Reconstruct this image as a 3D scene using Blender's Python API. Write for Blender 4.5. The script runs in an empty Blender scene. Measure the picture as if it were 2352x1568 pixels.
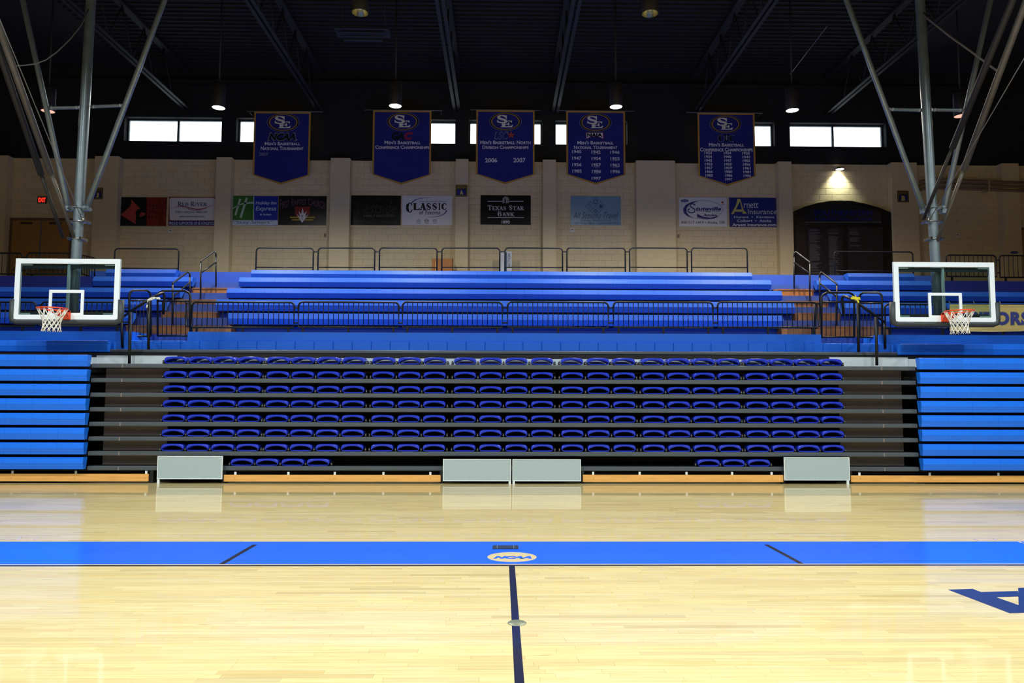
import bpy, math, random
from mathutils import Vector, Euler, Matrix
random.seed(7)
S = bpy.context.scene
C = S.collection

# ------------------------------------------------------------------ camera, world, exposure
F = 1670.0                                   # focal length in pixels of the 2352 wide frame
CAM = Vector((-0.11, 0.0, 1.60))
EUL = Euler((math.radians(90 + 4.0), math.radians(-0.17), math.radians(-0.89)), 'XYZ')
cam_data = bpy.data.cameras.new('camera')
cam_data.sensor_width = 36.0
cam_data.lens = F / 2352.0 * 36.0
cam_data.clip_end = 200
cam = bpy.data.objects.new('camera', cam_data)
cam.location = CAM
cam.rotation_euler = EUL
C.objects.link(cam)
S.camera = cam

world = bpy.data.worlds.new('daylight')
S.world = world
world.use_nodes = True
bg = world.node_tree.nodes['Background']
bg.inputs['Color'].default_value = (0.86, 0.95, 1.0, 1)
bg.inputs['Strength'].default_value = 3.2

S.view_settings.view_transform = 'Standard'
S.view_settings.look = 'None'
S.view_settings.exposure = 0.0
S.view_settings.gamma = 1.0
S.view_settings.use_curve_mapping = False
LAMP_COURT = 1250.0       # watts of one lit court downlight
LAMP_STAND = 1500.0        # watts of one lit downlight above the upper stand

_R = EUL.to_matrix()
def ray(px, py):
    return _R @ Vector(((px - 1176.0) / F, (784.0 - py) / F, -1.0))
def P(px, py, Y):
    """the point at depth Y that is seen at a pixel of the photograph"""
    d = ray(px, py)
    return CAM + d * ((Y - CAM.y) / d.y)
def PF(px, py, z=0.0):
    d = ray(px, py)
    return CAM + d * ((z - CAM.z) / d.z)
def PZ(py, Y, px=1157): return P(px, py, Y).z
def PX(px, Y, py=784): return P(px, py, Y).x

# ------------------------------------------------------------------ materials
def lin(c):
    return tuple(((v / 12.92) if v <= 0.04045 else ((v + 0.055) / 1.055) ** 2.4) for v in c)
def hexc(h):
    return lin(tuple(int(h[i:i + 2], 16) / 255 for i in (0, 2, 4)))
MATS = {}
def mat(name, h, rough=0.5, metal=0.0, var=0.0, scale=6.0, coat=0.0, bump=0.0, bscale=40.0, emit=0.0, spec=0.5, stretch=None):
    m = bpy.data.materials.new(name); m.use_nodes = True
    nt = m.node_tree; b = nt.nodes['Principled BSDF']
    col = hexc(h) if isinstance(h, str) else h
    b.inputs['Base Color'].default_value = (*col, 1)
    b.inputs['Roughness'].default_value = rough
    b.inputs['Metallic'].default_value = metal
    b.inputs['Specular IOR Level'].default_value = spec
    b.inputs['Coat Weight'].default_value = coat
    b.inputs['Coat Roughness'].default_value = 0.08
    tc = None
    if var or bump:
        tc = nt.nodes.new('ShaderNodeTexCoord')
        src = tc.outputs['Object']
        if stretch:
            mp = nt.nodes.new('ShaderNodeMapping'); mp.inputs['Scale'].default_value = stretch
            nt.links.new(src, mp.inputs['Vector']); src = mp.outputs['Vector']
    if var:
        n = nt.nodes.new('ShaderNodeTexNoise'); n.inputs['Scale'].default_value = scale; n.inputs['Detail'].default_value = 4
        r = nt.nodes.new('ShaderNodeValToRGB')
        r.color_ramp.elements[0].position = 0.3; r.color_ramp.elements[1].position = 0.7
        r.color_ramp.elements[0].color = (*[c * (1 - var) for c in col], 1)
        r.color_ramp.elements[1].color = (*[min(1, c * (1 + var)) for c in col], 1)
        nt.links.new(src, n.inputs['Vector']); nt.links.new(n.outputs['Fac'], r.inputs['Fac'])
        nt.links.new(r.outputs['Color'], b.inputs['Base Color'])
    if bump:
        n2 = nt.nodes.new('ShaderNodeTexNoise'); n2.inputs['Scale'].default_value = bscale; n2.inputs['Detail'].default_value = 3
        bp = nt.nodes.new('ShaderNodeBump'); bp.inputs['Strength'].default_value = bump; bp.inputs['Distance'].default_value = 0.01
        nt.links.new(src, n2.inputs['Vector']); nt.links.new(n2.outputs['Fac'], bp.inputs['Height'])
        nt.links.new(bp.outputs['Normal'], b.inputs['Normal'])
    if emit:
        b.inputs['Emission Color'].default_value = (*col, 1)
        b.inputs['Emission Strength'].default_value = emit
    MATS[name] = m
    return m

mat('tan_block', (.74, .64, .375), 0.85, var=0.05, scale=3, bump=0.25, bscale=60)
mat('tan_mortar', (.56, .48, .28), 0.9, var=0.05)
mat('black_wall', '17181b', 0.9, var=0.1)
mat('black_deck', '141518', 0.85, var=0.1)
mat('black_steel', '181818', 0.7, var=0.08)
mat('lamp_black', '1d1c1b', 0.6)
mat('window_frame', '2a3a44', 0.5)
mat('window_reveal', '4a4a4c', 0.8)
mat('shade_wall', '8f8474', 0.9, var=0.05)
mat('floor_base', '4a3820', 0.8)
mat('court_blue', (.012, .11, .70), 0.22, var=0.03, scale=3, coat=0.5)
mat('court_black', '16181c', 0.25, coat=0.5)
mat('court_navy', '142048', 0.25, coat=0.5, var=0.04)
mat('court_line', '10152c', 0.25, coat=0.5, var=0.04)
mat('court_cream', (.52, .43, .22), 0.25, coat=0.5)
mat('court_white', (.50, .42, .36), 0.25, coat=0.5)
mat('brass_plate', '80856e', 0.35, metal=0.55, var=0.12, scale=25)
mat('outlet_dark', '24344c', 0.3, metal=0.3)
mat('bench_blue', (.008, .165, .84), 0.38, var=0.03, scale=4)
mat('upper_blue', (.016, .110, .60), 0.5, spec=0.3, var=0.03, scale=4)
mat('riser_blue', (.03, .095, .50), 0.55, var=0.06, scale=3)
mat('block_blue', (.012, .165, .88), 0.42, var=0.05, scale=3)
mat('parapet_shaded_blue', '1c2c86', 0.5, var=0.05)  # blue paint darkened to hold the shade on the parapet faces
mat('seat_blue', '1a32b4', 0.24, coat=0.3)
mat('seat_dark', '0a1030', 0.5)
mat('hinge_black', '14181a', 0.45)
mat('bolt_grey', '8e9494', 0.35, metal=0.6)
mat('tier_grey', '454e53', 0.45, var=0.06, scale=4, stretch=(0.3, 1, 4))
mat('riser_grey', '756d66', 0.6, var=0.06)
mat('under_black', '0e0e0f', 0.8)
mat('pale_board', 'b8c6c8', 0.5, var=0.06, scale=5)
mat('gap_light_strip', 'a49c88', 0.7, var=0.1)  # pale tone painted for light seen through the stand
mat('grey_sheet', '9fb0b2', 0.45, var=0.02, scale=30)
mat('sheet_edge', 'd6e2e0', 0.4)
mat('kick_wood', 'dba457', 0.4, var=0.12, scale=4, stretch=(0.6, 4, 9), coat=0.2)
mat('step_wood', 'a86c34', 0.5, var=0.22, scale=3, stretch=(1.2, 3, 3))
mat('door_wood', (.40, .21, .05), 0.45, var=0.08, scale=3, stretch=(3, 3, 0.5))
mat('door_frame', '6a5a44', 0.6)
mat('rail_black', '15191b', 0.42, spec=0.35)
mat('galvanised', '7c8c92', 0.38, metal=0.55, var=0.12, scale=6)
mat('galv_dark', '5c5a54', 0.5, metal=0.4, var=0.12, scale=6)
mat('chrome', 'c8ccd0', 0.15, metal=1.0)
mat('cord_grey', '6e6e6c', 0.6)
mat('board_white', 'e6f2f6', 0.4)
mat('pad_black', '30383a', 0.55, var=0.05)
mat('rim_orange', 'ee4a16', 0.35, coat=0.3)
mat('net_white', 'eeeee2', 0.8)
mat('navy_cloth', '20267e', 0.75, var=0.06, scale=1.5)
mat('gold_cloth', 'c4983a', 0.75, var=0.06)
mat('banner_white', 'f0f0f0', 0.75)
mat('banner_cream', 'f4f4e2', 0.75)
mat('banner_black', '0c0e14', 0.75)
mat('banner_grey', '8488a4', 0.75)
mat('banner_red', '9c2430', 0.75)
mat('banner_orange', 'c04c3c', 0.75)
mat('pole_grey', '7a7a78', 0.5, metal=0.4)
mat('sign_black', '101214', 0.35)
mat('sign_white', 'eaece4', 0.4)
mat('sign_red', '8e2a26', 0.4)
mat('sign_salmon', 'bc4c44', 0.4, var=0.1)
mat('sign_darkred', '5c1a18', 0.4)
mat('sign_navy', '27307c', 0.35)
mat('sign_blue', '2038a0', 0.35)
mat('sign_green', '3c7c30', 0.35)
mat('sign_pale', 'd2e2ea', 0.4)
mat('sign_palegreen', 'c2dcbc', 0.4)
mat('sign_steel', '56708e', 0.4)
mat('sign_ice', '84a8b8', 0.3)
mat('sign_slate', '40607c', 0.4)
mat('sign_yellow', 'd8d070', 0.4)
mat('sign_gold', 'b8a02c', 0.4)
mat('sign_grey', '6c6c68', 0.5)
mat('sign_brown', '3c342c', 0.5)
mat('sign_rose', '6c5058', 0.45)
mat('plaque_black', '191918', 0.25, coat=0.4)
mat('plaque_wood', '1a1412', 0.4, var=0.08)
mat('plaque_grey', '2b2b30', 0.12, coat=0.8)
mat('plaque_text', '6a6a6e', 0.5)
mat('plaque_letter', '1c2484', 0.15, coat=1.0)
mat('visitor_yellow', (.86, .70, .24), 0.6, var=0.05)
mat('visitor_blue', '4450a0', 0.6)
mat('visitor_pale', 'b0a878', 0.6)
mat('cardboard', 'b07840', 0.8, var=0.06)
mat('paper_white', 'd8dcdc', 0.6)
mat('tape_yellow', 'dcd424', 0.5)
mat('conduit_tan', '8a7860', 0.6)
mat('plastic_white', 'e6e2d6', 0.5)
mat('exit_box', '6a4a40', 0.5)
mat('exit_red', 'ff2a1c', 0.5, emit=2.2)
mat('lamp_glow', 'fff6ee', 0.5, emit=14.0)
mat('lamp_warm', 'ffb898', 0.5, emit=1.1)
mat('reflector', 'c8c8a8', 0.18, metal=0.9)
mat('bulb_off', 'dcd8b0', 0.3, coat=0.5)

# maple boards: tint comes from the board itself, grain from noise
def floor_material():
    m = bpy.data.materials.new('maple_board'); m.use_nodes = True
    nt = m.node_tree; b = nt.nodes['Principled BSDF']
    at = nt.nodes.new('ShaderNodeAttribute'); at.attribute_name = 'tint'
    tc = nt.nodes.new('ShaderNodeNewGeometry')
    mp = nt.nodes.new('ShaderNodeMapping'); mp.inputs['Scale'].default_value = (1.5, 30, 1)
    n = nt.nodes.new('ShaderNodeTexNoise'); n.inputs['Scale'].default_value = 1.6; n.inputs['Detail'].default_value = 5
    nt.links.new(tc.outputs['Position'], mp.inputs['Vector']); nt.links.new(mp.outputs['Vector'], n.inputs['Vector'])
    r = nt.nodes.new('ShaderNodeValToRGB')
    r.color_ramp.elements[0].position = 0.25; r.color_ramp.elements[0].color = (0.86, 0.80, 0.70, 1)
    r.color_ramp.elements[1].position = 0.6; r.color_ramp.elements[1].color = (1, 1, 1, 1)
    nt.links.new(n.outputs['Fac'], r.inputs['Fac'])
    # small brown mineral streaks
    mp2 = nt.nodes.new('ShaderNodeMapping'); mp2.inputs['Scale'].default_value = (3.0, 22, 1)
    n2 = nt.nodes.new('ShaderNodeTexNoise'); n2.inputs['Scale'].default_value = 1.3; n2.inputs['Detail'].default_value = 2
    nt.links.new(tc.outputs['Position'], mp2.inputs['Vector']); nt.links.new(mp2.outputs['Vector'], n2.inputs['Vector'])
    r2 = nt.nodes.new('ShaderNodeValToRGB')
    r2.color_ramp.elements[0].position = 0.70; r2.color_ramp.elements[0].color = (1, 1, 1, 1)
    r2.color_ramp.elements[1].position = 0.80; r2.color_ramp.elements[1].color = (0.74, 0.60, 0.42, 1)
    nt.links.new(n2.outputs['Fac'], r2.inputs['Fac'])
    mx = nt.nodes.new('ShaderNodeMix'); mx.data_type = 'RGBA'; mx.blend_type = 'MULTIPLY'; mx.inputs[0].default_value = 1
    nt.links.new(at.outputs['Color'], mx.inputs[6]); nt.links.new(r.outputs['Color'], mx.inputs[7])
    mx2 = nt.nodes.new('ShaderNodeMix'); mx2.data_type = 'RGBA'; mx2.blend_type = 'MULTIPLY'; mx2.inputs[0].default_value = 1
    nt.links.new(mx.outputs[2], mx2.inputs[6]); nt.links.new(r2.outputs['Color'], mx2.inputs[7])
    nt.links.new(mx2.outputs[2], b.inputs['Base Color'])
    b.inputs['Roughness'].default_value = 0.42
    b.inputs['Specular IOR Level'].default_value = 0.3
    b.inputs['Coat Weight'].default_value = 0.75
    b.inputs['Coat Roughness'].default_value = 0.045
    b.inputs['Coat IOR'].default_value = 1.45
    MATS['maple_board'] = m
floor_material()

def glass(name, tint, refl=0.06):
    m = bpy.data.materials.new(name); m.use_nodes = True
    nt = m.node_tree
    for n in list(nt.nodes):
        if n.type != 'OUTPUT_MATERIAL': nt.nodes.remove(n)
    out = nt.nodes['Material Output']
    t = nt.nodes.new('ShaderNodeBsdfTransparent'); t.inputs['Color'].default_value = (*tint, 1)
    g = nt.nodes.new('ShaderNodeBsdfGlossy'); g.inputs['Roughness'].default_value = 0.03
    mx = nt.nodes.new('ShaderNodeMixShader')
    lw = nt.nodes.new('ShaderNodeFresnel'); lw.inputs['IOR'].default_value = 1.35
    nt.links.new(lw.outputs['Fac'], mx.inputs['Fac'])
    nt.links.new(t.outputs['BSDF'], mx.inputs[1]); nt.links.new(g.outputs['BSDF'], mx.inputs[2])
    nt.links.new(mx.outputs['Shader'], out.inputs['Surface'])
    MATS[name] = m
glass('window_glass', (0.97, 0.99, 1.0))
glass('board_glass', (0.80, 0.90, 0.88))

# ------------------------------------------------------------------ mesh helpers
def wloc(o):
    v = Vector((0, 0, 0))
    while o is not None:
        v += o.location; o = o.parent
    return v
class MB:
    def __init__(s): s.v = []; s.f = []; s.smooth = []
    def add(s, vs, fs, smooth=False):
        k = len(s.v); s.v += [Vector(p) for p in vs]
        for f in fs: s.f.append([i + k for i in f]); s.smooth.append(smooth)
        return s
    def box(s, x0, x1, y0, y1, z0, z1):
        if x0 > x1: x0, x1 = x1, x0
        if y0 > y1: y0, y1 = y1, y0
        if z0 > z1: z0, z1 = z1, z0
        return s.add([(x0, y0, z0), (x1, y0, z0), (x1, y1, z0), (x0, y1, z0), (x0, y0, z1), (x1, y0, z1), (x1, y1, z1), (x0, y1, z1)],
                     [(0, 3, 2, 1), (4, 5, 6, 7), (0, 1, 5, 4), (1, 2, 6, 5), (2, 3, 7, 6), (3, 0, 4, 7)])
    def prism(s, poly, y0, y1):
        """poly of (x, z), front face at y0 (towards the camera), back at y1"""
        a = sum(poly[i][0] * poly[(i + 1) % len(poly)][1] - poly[(i + 1) % len(poly)][0] * poly[i][1] for i in range(len(poly)))
        if a < 0: poly = poly[::-1]
        n = len(poly)
        vs = [(x, y0, z) for x, z in poly] + [(x, y1, z) for x, z in poly]
        fs = [tuple(range(n)), tuple(range(2 * n - 1, n - 1, -1))]
        for i in range(n):
            j = (i + 1) % n
            fs.append((i, i + n, j + n, j))
        return s.add(vs, fs)
    def slab(s, poly, z0, z1):
        """poly of (x, y) on the floor, top face at z1"""
        a = sum(poly[i][0] * poly[(i + 1) % len(poly)][1] - poly[(i + 1) % len(poly)][0] * poly[i][1] for i in range(len(poly)))
        if a < 0: poly = poly[::-1]
        n = len(poly)
        vs = [(x, y, z1) for x, y in poly] + [(x, y, z0) for x, y in poly]
        fs = [tuple(range(n)), tuple(range(2 * n - 1, n - 1, -1))]
        for i in range(n):
            j = (i + 1) % n
            fs.append((i, i + n, j + n, j))
        return s.add(vs, fs)
    def sweep_x(s, prof, x0, x1):
        """profile of (y, z) swept along X"""
        n = len(prof)
        vs = [(x0, y, z) for y, z in prof] + [(x1, y, z) for y, z in prof]
        fs = [tuple(range(n)), tuple(range(2 * n - 1, n - 1, -1))]
        for i in range(n):
            j = (i + 1) % n
            fs.append((i, i + n, j + n, j))
        return s.add(vs, fs)
    def tube(s, pts, r, n=8, closed=False, r2=None):
        pts = [Vector(p) for p in pts]; m = len(pts)
        vs = []; fs = []
        prev = None
        for i, p in enumerate(pts):
            if closed: d = (pts[(i + 1) % m] - pts[i - 1])
            elif i == 0: d = pts[1] - pts[0]
            elif i == m - 1: d = pts[-1] - pts[-2]
            else: d = (pts[i + 1] - p).normalized() + (p - pts[i - 1]).normalized()
            d.normalize()
            if prev is None:
                u = d.cross(Vector((0, 1, 0)))
                if u.length < 0.1: u = d.cross(Vector((1, 0, 0)))
            else:
                u = prev - d * prev.dot(d)
            u.normalize(); prev = u
            w = d.cross(u)
            rr = r if r2 is None else r + (r2 - r) * i / (m - 1)
            for k in range(n):
                a = 2 * math.pi * k / n
                vs.append(p + (u * math.cos(a) + w * math.sin(a)) * rr)
        for i in range(m if closed else m - 1):
            a = i * n; b = ((i + 1) % m) * n
            for k in range(n):
                l = (k + 1) % n
                fs.append((a + k, a + l, b + l, b + k))
        s.add(vs, fs, True)
        if not closed:
            k0 = len(s.v) - len(vs)
            s.f.append([k0 + k for k in range(n - 1, -1, -1)]); s.smooth.append(False)
            s.f.append([k0 + (m - 1) * n + k for k in range(n)]); s.smooth.append(False)
        return s
    def lathe(s, prof, c, n=20):
        """profile of (radius, z) turned about the vertical through c"""
        vs = []; fs = []; m = len(prof)
        for r, z in prof:
            for k in range(n):
                a = 2 * math.pi * k / n
                vs.append((c[0] + r * math.cos(a), c[1] + r * math.sin(a), c[2] + z))
        for i in range(m - 1):
            for k in range(n):
                l = (k + 1) % n
                fs.append((i * n + k, i * n + l, (i + 1) * n + l, (i + 1) * n + k))
        return s.add(vs, fs, True)
    def mesh(s, name, m, origin=Vector((0, 0, 0))):
        me = bpy.data.meshes.new(name)
        me.from_pydata([tuple(p - origin) for p in s.v], [], s.f)
        me.polygons.foreach_set('use_smooth', s.smooth)
        me.materials.append(MATS[m] if isinstance(m, str) else m)
        me.update()
        return me
    def build(s, name, m, parent=None, kind=None):
        lo = Vector([min(p[i] for p in s.v) for i in range(3)]); hi = Vector([max(p[i] for p in s.v) for i in range(3)])
        org = Vector(((lo.x + hi.x) / 2, (lo.y + hi.y) / 2, lo.z))
        me = s.mesh(name, m, org)
        o = bpy.data.objects.new(name, me); C.objects.link(o)
        o.location = org
        if parent is not None:
            o.location = org - wloc(parent); o.parent = parent
        if kind: o['kind'] = kind
        return o
def inst(name, me, parent, loc):
    """an object that shares mesh data; loc in world space"""
    o = bpy.data.objects.new(name, me); C.objects.link(o)
    o.location = Vector(loc) - (wloc(parent) if parent else Vector((0, 0, 0)))
    if parent: o.parent = parent
    return o
def thing(name, label, cat, loc, group=None):
    o = bpy.data.objects.new(name, None); o.empty_display_size = 0.1
    C.objects.link(o); o.location = loc
    o['label'] = label; o['category'] = cat
    if group: o['group'] = group
    return o
def tag(o, label, cat, group=None):
    o['label'] = label; o['category'] = cat
    if group: o['group'] = group
    return o
def rounded(x0, x1, z0, z1, r, n=5, bottom=True):
    pts = []
    def arc(cx, cz, a0):
        for i in range(n + 1):
            a = math.radians(a0 + 90 * i / n); pts.append((cx + r * math.cos(a), cz + r * math.sin(a)))
    arc(x1 - r, z1 - r, 0); arc(x0 + r, z1 - r, 90)
    if bottom: arc(x0 + r, z0 + r, 180); arc(x1 - r, z0 + r, 270)
    else: pts += [(x0, z0), (x1, z0)]
    return pts

# ------------------------------------------------------------------ lettering
def glyph_mesh(body, bold=0.0, shear=0.0, caps=False, spacing=1.0):
    cu = bpy.data.curves.new('lettering', 'FONT')
    cu.body = body; cu.size = 1; cu.offset = bold; cu.shear = shear; cu.space_character = spacing
    cu.resolution_u = 3; cu.fill_mode = 'FRONT'
    if caps:
        cu.small_caps_scale = 0.76
        for i, ch in enumerate(body):
            if ch.islower(): cu.body_format[i].use_small_caps = True
    ob = bpy.data.objects.new('lettering', cu)
    me = bpy.data.meshes.new_from_object(ob)
    vs = [Vector(v.co) for v in me.vertices]; fs = [tuple(p.vertices) for p in me.polygons]
    bpy.data.objects.remove(ob); bpy.data.meshes.remove(me); bpy.data.curves.remove(cu)
    return vs, fs
def orient(vs, fs, want=-1):
    out = []
    for f in fs:
        a, b, c = vs[f[0]], vs[f[1]], vs[f[2]]
        out.append(f)
    return out
def fit_px(vs, fs, box, Y):
    """fit flat lettering (x, y) into a pixel box at depth Y, facing the camera"""
    x0, y0, x1, y1 = box
    lx = min(v.x for v in vs); hx = max(v.x for v in vs); ly = min(v.y for v in vs); hy = max(v.y for v in vs)
    mb = MB(); out = []
    for v in vs:
        u = (v.x - lx) / max(1e-6, hx - lx); w = (v.y - ly) / max(1e-6, hy - ly)
        p = P(x0 + (x1 - x0) * u, y1 + (y0 - y1) * w, Y); out.append((p.x, Y, p.z))
    mb.add(out, fs)
    return mb
def text(root, body, box, Y, m, bold=0.0, shear=0.0, caps=False, name='lettering', spacing=1.0):
    vs, fs = glyph_mesh(body, bold, shear, caps, spacing)
    return fit_px(vs, fs, box, Y).build(name, m, root)
def poly(root, name, pts, Y, m, t=0.002):
    q = [P(x, y, Y) for x, y in pts]
    return MB().prism([(p.x, p.z) for p in q], Y, Y + t).build(name, m, root)
def polys(root, name, lists, Y, m, t=0.002):
    mb = MB()
    for pts in lists:
        q = [P(x, y, Y) for x, y in pts]
        mb.prism([(p.x, p.z) for p in q], Y, Y + t)
    return mb.build(name, m, root)
def rect(x0, y0, x1, y1): return [(x0, y1), (x1, y1), (x1, y0), (x0, y0)]
def ell(cx, cy, a, b, n=40): return [(cx + a * math.cos(2 * math.pi * i / n), cy + b * math.sin(2 * math.pi * i / n)) for i in range(n)]
def ring(root, name, cx, cy, a, b, a2, b2, Y, m, n=40, a0=0, a1=360):
    mb = MB(); o = []; full = (a1 - a0) >= 360
    cnt = n if full else n + 1
    for i in range(cnt):
        t = math.radians(a0 + (a1 - a0) * i / n)
        for (r, q) in ((a, b), (a2, b2)):
            p = P(cx + r * math.cos(t), cy + q * math.sin(t), Y); o.append((p.x, Y, p.z))
    fs = []
    for i in range(n):
        j = (i + 1) % cnt
        fs.append((2 * i, 2 * i + 1, 2 * j + 1, 2 * j))
    mb.add(o, fs)
    return mb.build(name, m, root)
def stroke(pts, w):
    """quads of a stroked polyline in pixel space; w a number or a list"""
    out = []
    for i in range(len(pts) - 1):
        (x0, y0), (x1, y1) = pts[i], pts[i + 1]
        w0 = w[i] if isinstance(w, (list, tuple)) else w
        w1 = w[i + 1] if isinstance(w, (list, tuple)) else w
        d = math.hypot(x1 - x0, y1 - y0) or 1
        nx, ny = -(y1 - y0) / d, (x1 - x0) / d
        out.append([(x0 + nx * w0 / 2, y0 + ny * w0 / 2), (x1 + nx * w1 / 2, y1 + ny * w1 / 2), (x1 - nx * w1 / 2, y1 - ny * w1 / 2), (x0 - nx * w0 / 2, y0 - ny * w0 / 2)])
    return out
def curve(pts, n=8):
    """Catmull-Rom through pixel points"""
    out = []
    p = [pts[0]] + list(pts) + [pts[-1]]
    for i in range(1, len(p) - 2):
        for k in range(n):
            t = k / n
            out.append(tuple(0.5 * (2 * p[i][a] + (p[i + 1][a] - p[i - 1][a]) * t + (2 * p[i - 1][a] - 5 * p[i][a] + 4 * p[i + 1][a] - p[i + 2][a]) * t * t
                                    + (-p[i - 1][a] + 3 * p[i][a] - 3 * p[i + 1][a] + p[i + 2][a]) * t ** 3) for a in (0, 1)))
    out.append(pts[-1])
    return out
# a small stroked serif alphabet: (thick strokes, thin strokes, serif points) in a unit box, y down
SERIF = {
 'T': ([[(.5, 0), (.5, 1)]], [[(.02, .05), (.98, .05)], [(.05, 0), (.03, .25)], [(.95, 0), (.97, .25)]], [(.5, 1)]),
 'E': ([[(.28, 0), (.28, 1)]], [[(.1, .05), (.9, .05)], [(.28, .5), (.68, .5)], [(.1, .95), (.92, .95)], [(.88, 0), (.9, .25)], [(.68, .38), (.68, .62)], [(.93, 1), (.95, .72)]], []),
 'X': ([[(.15, 0), (.85, 1)]], [[(.85, 0), (.15, 1)]], [(.15, 0), (.85, 1), (.85, 0), (.15, 1)]),
 'A': ([[(.5, 0), (.84, 1)]], [[(.5, 0), (.16, 1)], [(.27, .66), (.7, .66)]], [(.16, 1), (.84, 1)]),
 'S': ([[(.2, .25), (.35, .42), (.65, .56), (.8, .75)]], [[(.8, .3), (.74, .1), (.5, .03), (.28, .08), (.2, .25)], [(.8, .75), (.7, .92), (.5, .97), (.26, .9), (.18, .68)]], []),
 'R': ([[(.24, 0), (.24, 1)], [(.72, .12), (.76, .27), (.7, .44)], [(.48, .52), (.86, 1)]], [[(.24, .05), (.6, .05), (.74, .16)], [(.24, .52), (.58, .52), (.72, .4)]], [(.24, 1), (.24, 0), (.9, 1)]),
 'B': ([[(.24, 0), (.24, 1)], [(.68, .1), (.73, .26), (.66, .42)], [(.76, .58), (.82, .75), (.74, .9)]], [[(.12, .05), (.58, .05), (.7, .14)], [(.24, .5), (.64, .5), (.78, .62)], [(.12, .95), (.62, .95), (.78, .86)]], []),
 'N': ([[(.2, 0), (.8, 1)]], [[(.2, 0), (.2, 1)], [(.8, 0), (.8, 1)]], [(.2, 1), (.8, 0), (.16, 0)]),
 'K': ([[(.24, 0), (.24, 1)], [(.42, .42), (.85, 1)]], [[(.82, 0), (.24, .62)]], [(.24, 0), (.24, 1), (.82, 0), (.87, 1)]),
 'C': ([[(.3, .14), (.17, .5), (.3, .86)]], [[(.84, .3), (.76, .1), (.54, .03), (.3, .14)], [(.3, .86), (.54, .97), (.76, .9), (.86, .7)]], []),
 'L': ([[(.3, 0), (.3, 1)]], [[(.12, .95), (.9, .95)], [(.9, 1), (.94, .68)]], [(.3, 0)]),
 'I': ([[(.5, 0), (.5, 1)]], [], [(.5, 0), (.5, 1)]),
 'V': ([[(.16, 0), (.5, 1)]], [[(.84, 0), (.5, 1)]], [(.16, 0), (.84, 0)]),
 'D': ([[(.24, 0), (.24, 1)], [(.7, .12), (.83, .5), (.7, .88)]], [[(.12, .05), (.52, .05), (.72, .14)], [(.12, .95), (.52, .95), (.72, .86)]], []),
}
def serif(root, letters, Y, m, thick=.26, thin=.1, name='lettering'):
    """letters: list of (char, x0, y0, x1, y1) in pixels"""
    L = []
    for ch, x0, y0, x1, y1 in letters:
        a, b, c = SERIF[ch]; w = (x1 - x0); h = (y1 - y0)
        f = lambda q: [(x0 + w * u, y0 + h * v) for u, v in q]
        for q in a: L += stroke(f(q), thick * w)
        for q in b: L += stroke(f(q), max(thin * w, thin * h * .8))
        for (u, v) in c:
            v2 = min(max(v, .04), .96)
            L += stroke(f([(u - .24, v2), (u + .24, v2)]), thin * h * .8)
    return polys(root, name, L, Y, m, 0.0015)
def serif_word(word, x0, y0, x1, y1, big=1.0, small=0.78):
    n = 0; ws = []
    for i, ch in enumerate(word):
        if ch == ' ': ws.append(.45)
        elif ch == 'I' and i: ws.append(.5)
        else: ws.append(1.0 if (i == 0 or word[i - 1] == ' ') else 0.86)
    k = (x1 - x0) / sum(ws); out = []; x = x0
    for i, ch in enumerate(word):
        w = ws[i] * k
        if ch != ' ':
            cap = (i == 0 or word[i - 1] == ' ')
            out.append((ch, x, y0 if cap else y1 - (y1 - y0) * small, x + w, y1))
        x += w
    return out

# ------------------------------------------------------------------ main depths
YB = 12.95      # front of the retracted stand
YT = 13.60      # set back top tier of the stand
YC = 15.60      # block wall that carries the upper stand
YW = 23.0       # back wall
YP = 22.74      # face of the pilasters
YH = 12.85      # face of the backboards
XL, XR = -21.0, 21.0
ZR = 12.0       # roof deck

# ------------------------------------------------------------------ the setting
def struct(o): o['kind'] = 'structure'; return o
mat('floor_under', '8c7448', 0.6)
floor = struct(MB().box(XL, XR, -14, YW, -0.25, -0.003).build('floor', 'floor_under'))

def tinted(mesh, col):
    a = mesh.color_attributes.new('tint', 'FLOAT_COLOR', 'CORNER')
    vals = []
    if isinstance(col, tuple): vals = [*col, 1] * len(mesh.loops)
    else:
        for p, c in zip(mesh.polygons, col): vals += [*c, 1] * p.loop_total
    a.data.foreach_set('color', vals)
def board_tint():
    k = random.gauss(1, 0.042); w = random.gauss(0, 0.035)
    if random.random() < 0.06: k *= 0.86; w -= 0.03
    return (0.50 * k, 0.415 * (k + w * .5), 0.19 * (k + w * 1.6))
SW = 0.057
boards = []
y = 3.3; row = 0
while y < 13.75:
    half = 0.76 * y + 1.2
    x = -half - random.random() * 0.9
    while x < half:
        L = random.choice((0.35, 0.5, 0.7, 0.9, 1.1, 1.4)) * random.uniform(0.85, 1.15)
        boards.append((x, x + L, y, y + SW)); x += L
    y += SW; row += 1
def in_view(b):
    cx = (b[0] + b[1]) / 2
    return b[2] > 3.98 and abs(cx) < 0.70 * b[2] - 0.1
near = sorted([b for b in boards if in_view(b)], key=lambda b: b[2])[:300]
near_set = set(near)
def board_geo(mb, b):
    g = 0.0006; x0, x1, y0, y1 = b[0] + g, b[1] - g, b[2] + g, b[3] - g
    vs = [(x0, y0, -.003), (x1, y0, -.003), (x1, y1, -.003), (x0, y1, -.003), (x0, y0, 0), (x1, y0, 0), (x1, y1, 0), (x0, y1, 0)]
    mb.add(vs, [(4, 5, 6, 7), (0, 1, 5, 4), (1, 2, 6, 5), (2, 3, 7, 6), (3, 0, 4, 7)])
rest = MB(); cols = []
for b in boards:
    t = board_tint()
    if b in near_set:
        mb = MB(); board_geo(mb, b); o = mb.build('floor_board', 'maple_board', floor); tinted(o.data, t)
    else:
        board_geo(rest, b); cols += [t] * 5
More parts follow.
